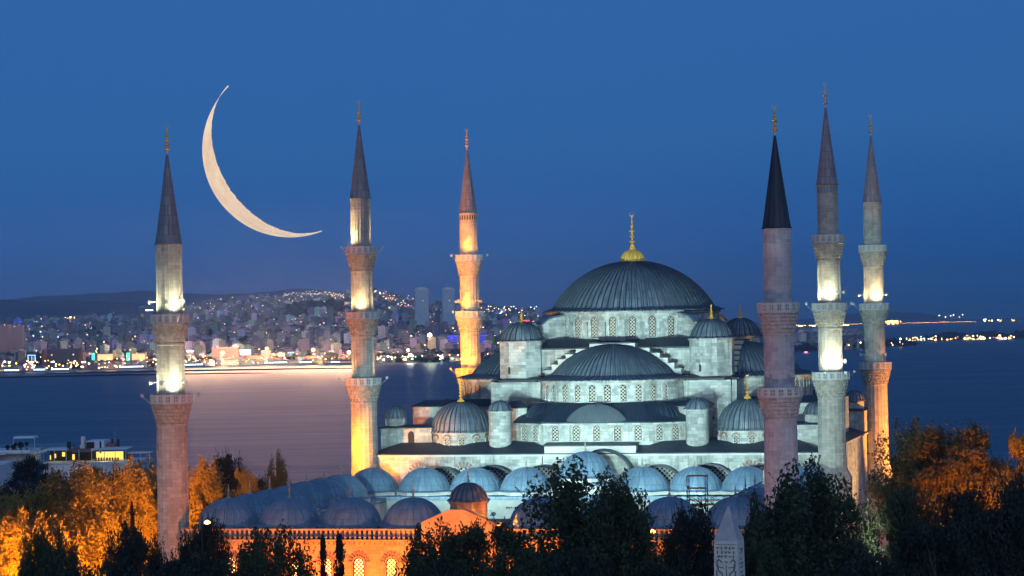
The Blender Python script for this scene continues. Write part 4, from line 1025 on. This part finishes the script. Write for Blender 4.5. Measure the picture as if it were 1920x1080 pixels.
# brighter individual lamps with real light (they streak over the water)
def mast(px,Y,h,mat,s,pw,cl,label,z=None):
    z=SEA+2 if z is None else z; b=MB(); r=empty('lamp_mast',G(px,Y,z),0,label,'lamp')
    b.bar((0,0,0),(0,0,h),.3,6,0,.15); b.build('pole','horn',r); b=MB(); b.lathe([(.1,h-s),(s,h-s*.4),(s,h+s*.4),(.1,h+s)],10); b.build('lamp_head',mat,r)
    if pw: point('mast_lamp',G(px,Y-4,z+h),pw,cl,6)
mast(804,4480,44,'lamp_white',3.6,5e4,(.9,1,.6),'tall bright floodlight mast above the trees on the far shore')
mast(767,4415,12,'lamp_white',2.6,3e4,(1,.95,.8),'bright white lamp at the water edge right of the second minaret')
mast(763,4420,20,'lamp_white',1.9,0,(1,1,1),'white lamp just above and left of the brighter water edge lamp')
mast(415,4505,20,'lamp_orange',3.4,9e4,(1,.45,.1),'large sodium lamp before the pink stone building')
mast(498,4520,26,'lamp_orange',2.6,6e4,(1,.45,.1),'sodium lamp above the small pale gabled block')
mast(585,4515,22,'lamp_orange',3.2,9e4,(1,.45,.1),'sodium lamp on the waterfront between red sign and lit ferries')
mast(652,4440,18,'lamp_orange',3.0,6e4,(1,.45,.1),'sodium lamp close to the second minaret')
mast(405,4560,30,'lamp_red',2.2,0,(1,.1,.1),'red lamp left of the largest sodium lamp')
mast(1686,5260,14,'lamp_white',1.6,0,(1,1,1),'white lamp on the wooded point of the right far shore')
# lights for the warm glow on the water along the quay
for i,px in enumerate(range(330,690,30)):
    point('water_glow_light',G(px,shore(px)-15,SEA+90),6.2e5,(1,.56,.32),14)  # unseen lights added high above the sea to warm the water
for px,c,pw in ((205,(1,.55,.2),1.2e4),(255,(1,.8,.5),1.2e4)):
    point('water_glow_light',G(px,shore(px)-15,SEA+12),pw,c,8)
# boats under way
for px,py,lb in ((1509,663,'small red lit boat on the water by the right far shore'),(1558,655,'small white lit boat right of the lit minaret shaft')):
    Y=(CAM.z-SEA)*F_/(py-hor(px)); r=empty('boat',G(px,Y,SEA),RZ,lb,'boat'); b=MB(); b.prism([(-6,-1.6),(4,-1.6),(7,0),(4,1.6),(-6,1.6)],-.3,1.4); b.build('hull','white',r); b=MB(); b.box(-3,2,-1.1,1.1,1.41,3.4); b.build('cabin','lamp_red' if 'red' in lb else 'lamp_cool',r)

# ================================================================== HOTEL ROOFTOPS, left behind the trees
def hbox(b,px0,px1,y0,y1,Y,d,Yo,mi=0,base=None):
    """box facing the camera: pixel extents measured at depth Y, written relative to the owner at depth Yo"""
    b.box(*sorted(((px0-HP)/F_*Y,(px1-HP)/F_*Y)),Y-Yo,Y-Yo+d,zat((px0+px1)/2,y1,Y) if base is None else base,zat((px0+px1)/2,y0,Y),mi)
HP=130; HY_=560
def hroot(name,label,cat):
    r=empty(name,G(HP,HY_,0),RZ,label,cat); r.location.z=0; return r
h1=hroot('hotel','low pale hotel with an amber lit glass roof terrace, behind the orange trees','hotel')
def HB(parts,name,mat,parent,Yo=HY_):
    b=MB()
    for p in parts: hbox(b,*p[:4],p[4],p[5],Yo,0,p[6] if len(p)>6 else None)
    return b.build(name,mat,parent)
HB([(75,256,870,915,560,16,-14)],'wall','white',h1)
HB([(196,256,866,871,559.6,17)],'parapet','white',h1)
b=MB()
for i in range(9):
    x=206+i*5.6; hbox(b,x,x+2.4,876,892,559.8,.3,HY_)
b.build('window','dark',h1)
HB([(75,230,866.5,869.5,560,15)],'terrace_floor','white',h1)
HB([(75,120,842.5,844.5,560,9),(165,232,841,843,560,9),(232,274,848.5,850,561,5)],'canopy','white',h1)
HB([(118,166,843,846,561,9)],'awning','roof_tile',h1)
b=MB()
for x in (76,96,118,142,166,190,210,230): hbox(b,x,x+1,843,867,560,.15,HY_)
for x in (240,256,273): hbox(b,x,x+.8,849,868,561,.15,HY_)
b.build('post','white',h1)
HB([(165,215,847,866,567,.3)],'lit_room','lit_amber',h1)
HB([(86,89,851,859,567,.3),(101,106,848,856,567,.3),(78,79.5,854,862,567,.3),(120,124,852,862,567,.3)],'lit_window','lit_amber',h1)
HB([(77,118,846,866,567.5,.3),(118,165,848,866,567.5,.3),(215,231,848,866,567.5,.3)],'back_wall','dark',h1)
b=MB()
for i in range(30): hbox(b,166+i*2.2,166.5+i*2.2,861,867,560.3,.05,HY_)
hbox(b,165,231,860.5,861.2,560.3,.08,HY_); b.build('terrace_railing','horn',h1)
b=MB()
for i in range(9): hbox(b,168+i*5.2,170.5+i*5.2,858,866,563,1,HY_)
b.build('terrace_seating','dark',h1)
HB([(147,181,827,843,566,9),(136,145,834,843,566,3),(138,144,818.5,835,566,2)],'penthouse','white',h1)
HB([(148,163,829,842,565.7,.25)],'penthouse_window','dark',h1)
HB([(182,199,832,843,568,6)],'plant_room','steel',h1)
HB([(177,179.5,828,850,563,.8),(203,206,824,840,568,1),(116,119,829,845,563,1),(120,122,828,845,563,1),(192.5,194.5,824,832,568,1)],'chimney','dark',h1)
HB([(198.6,199.1,808,832,568,.1)],'antenna','horn',h1)
point('terrace_lamp',G(190,563,zat(190,850,563)),260,(1,.75,.3),.3); point('terrace_lamp',G(100,563,zat(100,850,563)),50,(.9,1,.5),.3)
h2=hroot('hotel','white hotel block with a roof pergola frame and potted shrubs at the far left edge','hotel')
HB([(-60,58,872,940,520,16,-12)],'wall','white',h2)
HB([(-60,16,851,853,552,8),(16,76,848,850.5,556,8),(-60,56,845,872,558,12)],'roof_deck','white',h2)
b=MB(); [hbox(b,x,x+11,880,892,519.7,.4,HY_) for x in (-24,-8,8)]; [hbox(b,x,x+11,902,912,519.7,.4,HY_) for x in (-24,-8,8)]; b.build('window','dark',h2)
b=MB(); 
for x in (17,56.5): hbox(b,x,x+.8,819,846,562,.2,HY_)
hbox(b,17,57.3,818.5,822,562,4,HY_); b.build('pergola_frame','white',h2)
HB([(-60,100,836,846,575,10)],'roof_terrace','lead_blue',h2)
for i,(px,py,s) in enumerate(((9,838,4),(20,838,4.5),(34,834,6),(45,832,3.5),(24,833,3))):
    P=G(px,560,zat(px,846,560)); r=empty('potted_shrub',P,0,('leftmost round potted shrub on the white roof terrace','second round potted shrub from the left on the roof terrace','widest potted shrub under the pergola frame','narrow upright potted shrub at the right of the pergola frame','small pale potted shrub between the two leftmost round ones')[i],'shrub')
    b=MB(); b.lathe([(.25,0),(.35,.6),(.05,.61)],8); b.build('pot','steel',r)
    b=MB(); rr=s/F_*560; rq=random.Random(i)
    b.bar((0,0,.5),(0,0,zat(px,py,560)-P.z),.05)
    for k in range(260):
        d=Vector((rq.gauss(0,1),rq.gauss(0,1),rq.gauss(0,1))).normalized()*rr*rq.uniform(.6,1); c=d+Vector((0,0,zat(px,py,560)-P.z)); u=Vector((rq.gauss(0,1),rq.gauss(0,1),rq.gauss(0,1))).normalized()*.12; w=u.orthogonal().normalized()*.1
        b.add([c-u,c+w,c+u,c-w],[(0,1,2,3)])
    b.build('foliage','leaf_dark',r)
# quay wall / low roofs seen at the shore behind the arcade
h3=empty('shore_house',G(640,900,-30),RZ,'low dark house by the water between the conifer and the second minaret','house')
b=MB(); b.box(-6,7,-5,5,0,13.3); b.build('wall','white',h3); b=MB(); b.prism([(-6.6,-5.6),(7.6,-5.6),(7.6,5.6),(-6.6,5.6)],13.31,16,0,[(-3,-.3),(4,-.3),(4,.3),(-3,.3)]); b.build('roof','roof_tile',h3)
h4=empty('side_hall',(-45,34,0),0,'low hall with a sloping lead roof left of the second minaret','hall')
b=MB(); b.box(-7,7,-25,25,0,9.5); b.build('wall','sod_wall',h4); b=MB(); b.prism([(-7.5,-25.5),(7.5,-25.5),(7.5,25.5),(-7.5,25.5)],9.51,12.5,0,[(-.3,-22),(.3,-22),(.3,22),(-.3,22)]); b.build('roof','lead_blue',h4)

# ================================================================== TREES
def tree_mesh(seed,H,Rw,nclump,nleaf,ls,shape='round',trunk=.3,cr=1.35):
    """returns (crown mesh, trunk mesh): H total height, Rw crown half width"""
    r=random.Random(seed); cb=MB(); tb=MB(); z0=H*trunk
    V=[];Fs=[]
    def leafq(c,n,s):
        t=n.orthogonal().normalized(); t=(t*math.cos(a:=r.uniform(0,2*PI))+n.cross(t)*math.sin(a)); w=n.cross(t)
        o=len(V); V.extend([c-t*s,c+w*s*.55,c+t*s,c-w*s*.55]); Fs.append((o,o+1,o+2,o+3))
    centers=[]
    for i in range(nclump):
        for _ in range(30):
            if shape=='cone':
                f=r.random()**1.5; rad=Rw*(1-f)*.95+.15; a=r.uniform(0,2*PI); q=math.sqrt(r.random())*.5+.5
                c=Vector((rad*q*math.cos(a),rad*q*math.sin(a),z0*.4+(H-z0*.4)*f)); break
            d=Vector((r.gauss(0,1),r.gauss(0,1),r.gauss(0,1))).normalized(); q=r.uniform(.45,1)
            c=Vector((d.x*Rw*q,d.y*Rw*q,(H+z0)/2+d.z*(H-z0)/2*q))
            if shape=='plume': c.x+=.18*Rw*math.sin(i*2.1); 
            if d.z>-.75: break
        centers.append(c)
    for c in centers:
        cs=cr*r.uniform(.65,1.25); k=1.7 if shape=='plume' else (.45 if shape=='cedar' else (1.25 if shape=='cone' else .85))
        if shape=='cone': cs*=.35+.65*(1-c.z/H)
        for j in range(int(nleaf*1.6)):
            d=Vector((r.gauss(0,1),r.gauss(0,1),r.gauss(0,1))).normalized(); q=r.random()**.45
            p=c+Vector((d.x*cs*q,d.y*cs*q,d.z*cs*q*k))
            if shape=='plume' and d.z>0: p.x=c.x+(p.x-c.x)*(1-.5*d.z*q); p.y=c.y+(p.y-c.y)*(1-.5*d.z*q)
            nn=(d+Vector((r.gauss(0,.7),r.gauss(0,.7),r.gauss(0,.7)))).normalized(); leafq(p,nn,ls*1.15*r.uniform(.6,1.3))
        for j in range(3):           # stray twigs
            d=Vector((r.gauss(0,1),r.gauss(0,1),abs(r.gauss(0,1)))).normalized()
            for q in range(6): leafq(c+d*(cs*(1+.12*q)),Vector((r.gauss(0,1),r.gauss(0,1),r.gauss(0,1))).normalized(),ls*.8)
    me=bpy.data.meshes.new('crown'); me.from_pydata([tuple(v) for v in V],[],Fs); me.update()
    tr=Rw*.055+.12
    tb.bar((0,0,-1),(0,0,z0+(H-z0)*.3),tr,8,0,tr*.7); tb.bar((0,0,z0+(H-z0)*.3),(.2,.1,H*.9),tr*.7,6,0,.05)
    for c in centers[:26]: tb.bar((0,0,min(c.z*.75,H*.8)),tuple(c),tr*.3,5,0,.03)
    tm=tb.mesh('trunk','bark'); return me,tm
TM={'round':tree_mesh(1,17,6.3,105,150,.19,'round',.18),'plume':tree_mesh(2,18,5.6,95,165,.18,'plume',.15,1.3),'wide':tree_mesh(3,15,8.2,130,140,.20,'round',.15,1.6),
    'loose':tree_mesh(4,16,5.8,60,120,.19,'plume',.2,1.2),'cypress':tree_mesh(5,14,2.3,100,90,.16,'cone',.05,1.15),'pine':tree_mesh(6,16,3.6,75,110,.17,'cone',.2,1.3),
    'cedar':tree_mesh(7,15,6.5,46,150,.18,'cedar',.3,2.0),'round2':tree_mesh(8,16,6.0,110,150,.18,'plume',.15,1.15)}
HW={'round':(17,7.2),'plume':(18,5.9),'wide':(15,9.3),'loose':(16,6.6),'cypress':(14,2.6),'pine':(16,4.2),'cedar':(15,8),'round2':(16,6.1)}
for k,(c,t) in TM.items(): c.materials.append(M['leaf'])
tc_={}
def tree(kind,px,ytop,Y,halfw,mat,label,name='tree',zg=0,rz=0,grp=None):
    """crown top at ytop, half width in photo pixels halfw, at depth Y"""
    cm,tm=TM[kind]; H,Wd=HW[kind]; h=zat(px,ytop,Y)-zg; s=h/H/1.02; w=halfw/F_*Y/Wd*1.18
    r=empty(name,G(px,Y,zg),rz,label,'tree',grp); key=(kind,mat)
    if key not in tc_: c2=cm.copy(); c2.materials.clear(); c2.materials.append(M[mat]); tc_[key]=c2
    for nm,me in (('crown',tc_[key]),('trunk',tm)):
        o=bpy.data.objects.new(nm,me); col.objects.link(o); o.parent=r; o.scale=(w,w,s)
    return r
D='leaf_dark'; A='leaf'; O='leaf_gold'
TL=[
# front row, dark
('plume',1095,882,250,118,A,'dark many tipped tree in front of the mosque centre, tall plumes against the lead domes','tree'),
('plume',1150,905,247,72,A,'right companion of the dark many tipped tree before the mosque centre','tree'),
('round',905,968,255,100,A,'dark rounded tree in front of the gate, left of the many tipped tree','tree'),
('round2',820,968,262,70,A,'loose leafed dark tree at the left foot of the small gate dome','tree'),
('round',955,1010,240,80,A,'low dark tree between the gate tree and the many tipped tree','tree'),
('wide',1284,940,262,62,D,'dense bluish dark tree just left of the obelisk','tree'),
('plume',1483,880,248,112,A,'big dark leafy tree covering the foot of the black coned minaret','tree'),
('round2',1440,905,255,58,A,'smaller dark tree hugging the left side of the big leafy tree','tree'),
('round',1550,915,262,70,A,'dark tree right of the big leafy one below the white lit minaret','tree'),
('wide',1672,905,262,92,A,'mid green rounded tree in front of the orange lit tree on the right','tree'),
('wide',1840,905,245,120,D,'blackish broad tree filling the lower right corner','tree'),
('round',1745,965,235,90,D,'low blackish tree between the mid green tree and the corner one','tree'),
('wide',1930,880,280,70,D,'dark tree cut by the right edge below the orange one','tree'),
('round',1780,786,345,106,'leaf_mid','large tree on the right, green above and glowing orange below','tree'),
('plume',1715,800,350,72,'leaf_mid','green topped tree tucked against the left of the large right hand tree','tree'),
('round',1925,800,330,66,O,'orange lit tree cut by the right edge','tree'),
# left lit group
('plume',120,882,330,88,O,'brightest orange lit tree, left of the leftmost minaret','tree'),
('round',20,915,325,64,O,'orange lit tree cut by the left edge','tree'),
('round2',60,945,312,70,O,'low orange lit tree in front of the brightest one','tree'),
('plume',238,872,345,52,O,'dim orange tree between the brightest tree and the leftmost minaret','tree'),
('loose',272,858,352,40,O,'narrow orange lit tree just left of the leftmost minaret','tree'),
('round',165,868,390,58,'leaf_mid','brown green tree behind the brightest orange tree','tree'),
('plume',388,870,345,58,O,'yellow orange lit tree just right of the leftmost minaret','tree'),
('wide',408,850,430,52,D,'dark rounded treetop behind the yellow orange tree','tree'),
('round',452,872,395,30,O,'brownish conical tree right of the yellow orange tree','tree'),
('plume',510,856,400,23,A,'tall dark conifer against the water above the courtyard domes','conifer'),
('loose',545,905,405,30,O,'low orange tinged bush tree right of the conifer','tree'),
('cedar',48,852,480,42,D,'dark flat layered cedar in front of the white hotel','cedar'),
('wide',88,880,440,46,D,'dark tree beneath the layered cedar','tree'),
# left dark foreground
('wide',88,985,262,70,A,'dark rounded tree in the lower left against orange foliage','tree'),
('wide',245,975,262,66,D,'dark rounded tree below the leftmost minaret','tree'),
('pine',241,935,285,18,D,'small dark conifer tip poking up before the dim orange tree','conifer'),
('wide',372,966,268,60,D,'dark rounded tree just right of the leftmost minaret foot','tree'),
('loose',505,985,262,78,A,'sparse leafed tree before the balustrade with orange wall showing through','tree'),
('round2',455,1010,255,60,A,'low tree left of the sparse leafed one','tree'),
('cypress',597,1000,262,17,D,'left one of two dark cypresses before the orange wall','cypress'),
('cypress',628,998,260,24,D,'right one of two dark cypresses before the orange wall','cypress'),
('wide',330,1035,240,110,D,'low blackish shrubby tree along the bottom, left part','tree'),
('wide',160,1050,235,110,D,'low blackish shrubby tree in the bottom left corner','tree'),
('wide',840,1045,235,90,D,'low dark tree along the bottom left of the obelisk','tree'),
('round',1230,1040,235,80,D,'low dark tree along the bottom close to the obelisk','tree'),
('wide',1600,1035,235,110,D,'low dark tree along the bottom right of the obelisk','tree'),
('round',1425,1000,240,50,A,'dark tree filling the gap right of the obelisk','tree'),
('wide',1080,1030,235,90,D,'low dark tree below the many tipped tree','tree'),
]
for i,t in enumerate(TL): tree(*t[:7],name=('conifer' if t[7]=='conifer' else t[7]+'' if t[7]!='tree' else 'tree'),rz=i*1.37)
# far bank shrubs hiding the shoreline slope
for i,(px,yt,Y,hw) in enumerate(((590,905,520,34),(640,902,560,30),(470,893,520,40),(560,908,480,22),(20,905,420,50),(200,880,480,50),(310,872,470,40),(1690,850,430,60),(1840,860,420,70))):
    tree('wide',px,yt,Y,hw,D,('dark shrubby tree on the bank behind the middle of the courtyard','dark shrubby tree on the bank left of the second minaret foot','dark tree mass behind the brownish conical tree','small dark tree right behind the conifer','dark tree under the white hotel at the left edge','dark tree on the bank below the amber terrace','dark tree behind the leftmost minaret','dark tree behind the right side green trees','dark tree behind the large right hand tree')[i],zg=-3,rz=i*2.1)
# garden floodlights that light the trees
for (px,Y,z),(tx,tY,tz),pw,cl,sz in (((60,284,4),(105,330,12),330000,(1,.30,.0),48),((-20,284,4),(20,325,9),200000,(1,.30,.0),50),((150,290,4),(160,335,11),150000,(1,.30,.0),50),((215,296,4),(238,345,13),120000,(1,.32,.0),36),
    ((440,304,6),(402,345,14),130000,(1,.38,.01),44),((480,330,6),(452,395,14),50000,(1,.30,.0),40),((520,345,6),(530,402,12),40000,(1,.34,.02),40),((245,310,6),(268,352,15),60000,(1,.32,.0),40),
    ((1772,317,2),(1800,345,8),32000,(1,.30,.0),50),((1850,312,2),(1840,345,9),32000,(1,.30,.0),54),((1905,296,3),(1930,330,13),60000,(1,.30,.0),44)):
    spot('garden_floodlight',G(px,Y,z),G(tx,tY,tz),pw*(1.8 if px<1000 else 3.6),(cl[0],cl[1]*.85,cl[2]),sz,.9,.3)
for px,Y,z,pw,cl in ((1560,275,5,250,(1,.34,.01)),(1606,270,6,700,(1,.36,.02)),(1212,268,7,1500,(1,.34,.01)),(700,272,6,900,(1,.3,.01)),(880,276,8,1500,(1,.3,.01))):
    point('garden_lamp',G(px,Y,z),pw,cl,.25)
def lamp_post(px,Y,h,label):
    r=empty('street_lamp',G(px,Y,0),0,label,'lamp'); b=MB(); b.bar((0,0,0),(0,0,h),.09,8,0,.05); b.bar((0,0,h),(.6,0,h+.25),.04); b.build('pole','dark',r); b=MB(); b.lathe([(.05,h+.02),(.3,h+.1),(.3,h+.25),(.05,h+.4)],10,cx=.6); b.build('lamp_head','lamp_orange',r)
lamp_post(370,262,zat(370,979,262)-.2,'glowing street lamp among dark leaves just right of the leftmost minaret foot')
lamp_post(1203,262,zat(1203,1000,262),'street lamp behind leaves left of the dense bluish dark tree')
# lawn and hippodrome paving are hidden by trees; low hedge at the bottom
# ================================================================== MOON
Ym=30000.0
def mp(px,py): return CAM+ray(px,py)*(Ym)
rm=random.Random(9)
mc,mr_=(544,280),165.0; t1,t2=(427,160),(603,432)
a1=math.atan2(t1[1]-mc[1],t1[0]-mc[0]); a2=math.atan2(t2[1]-mc[1],t2[0]-mc[0])
if a1<0: a1+=2*PI
if a2<0: a2+=2*PI
n_=160; Mx,My=(t1[0]+t2[0])/2,(t1[1]+t2[1])/2; ch=Vector((t2[0]-t1[0],t2[1]-t1[1])); a_=ch.length/2; ch.normalize(); nn=Vector((-ch.y,ch.x))
if nn.dot(Vector((mc[0]-Mx,mc[1]-My)))>0: pass
nn=Vector((-.84,.543))
outer=[];inner=[]
for i in range(n_+1):
    t=i/n_; a=a1+(a2-a1)*t; outer.append((mc[0]+mr_*math.cos(a),mc[1]+mr_*math.sin(a)))
    s=-math.cos(PI*t); bb=.765*(math.sqrt(max(0,165.0**2-(s*a_)**2))-math.sqrt(165.0**2-a_**2)); jit=(rm.gauss(0,.2+.4*i/n_) if 12<i<n_-12 else 0)
    inner.append((Mx+ch.x*s*a_+nn.x*(bb+jit),My+ch.y*s*a_+nn.y*(bb+jit)))
b=MB(); b.v=[tuple(mp(*p)) for p in outer]+[tuple(mp(*p)) for p in inner]
k=n_+1; K2=2*k; mid=[((o[0]*.5+i_[0]*.5),(o[1]*.5+i_[1]*.5)) for o,i_ in zip(outer,inner)]
b.v+=[tuple(mp(*p)+ray(*p).normalized()*-260) for p in mid]+[tuple(mp(*p)+ray(*p).normalized()*260) for p in mid]
for i in range(n_):
    for q in ((i,i+1,2*k+i+1,2*k+i),(2*k+i,2*k+i+1,k+i+1,k+i),(i,3*k+i,3*k+i+1,i+1),(3*k+i,k+i,k+i+1,3*k+i+1)): b.f.append(list(q)); b.uv.append(None); b.mi.append(0)
m,n,l,p=newmat('moon_surface'); g=n.new('ShaderNodeNewGeometry').outputs['Position']
t=tex(n,l,'ShaderNodeTexNoise',g,Scale=.004,Detail=8,Roughness=.7); t2_=tex(n,l,'ShaderNodeTexNoise',g,Scale=.0011,Detail=3)
k_=mx(n,l,mr(n,l,t.outputs['Fac'],.38,.62),(.74,.47,.29),(.90,.74,.50)); k_=mx(n,l,mr(n,l,t2_.outputs['Fac'],.4,.6,0,.5),k_,(.86,.60,.40))
p.inputs['Base Color'].default_value=(0,0,0,1); l.new(k_,p.inputs['Emission Color']); p.inputs['Emission Strength'].default_value=1.15; M['moon']=m
tag(b.build('moon','moon'),'large thin crescent moon, cream and peach coloured, in the blue sky','moon')
# ================================================================== HAZE
HAZE=5.0e-5
if HAZE:
    b=MB(); b.box(-10,10,-10,10,-1,1); b=MB(); b.box(-9000,9000,-300,17200,SEA-60,230)
    b.xf(lambda p:Vector((CAM.x+_c*p.x+_s*p.y,CAM.y-_s*p.x+_c*p.y,p.z)))
    m,n,l,p=newmat('haze'); n.remove(p); v=n.new('ShaderNodeVolumePrincipled'); v.inputs['Density'].default_value=HAZE; v.inputs['Color'].default_value=(.50,.72,1,1)
    l.new(v.outputs[0],n['Material Output'].inputs['Volume']); M['haze']=m
    tag(b.build('haze','haze'),kind='stuff')
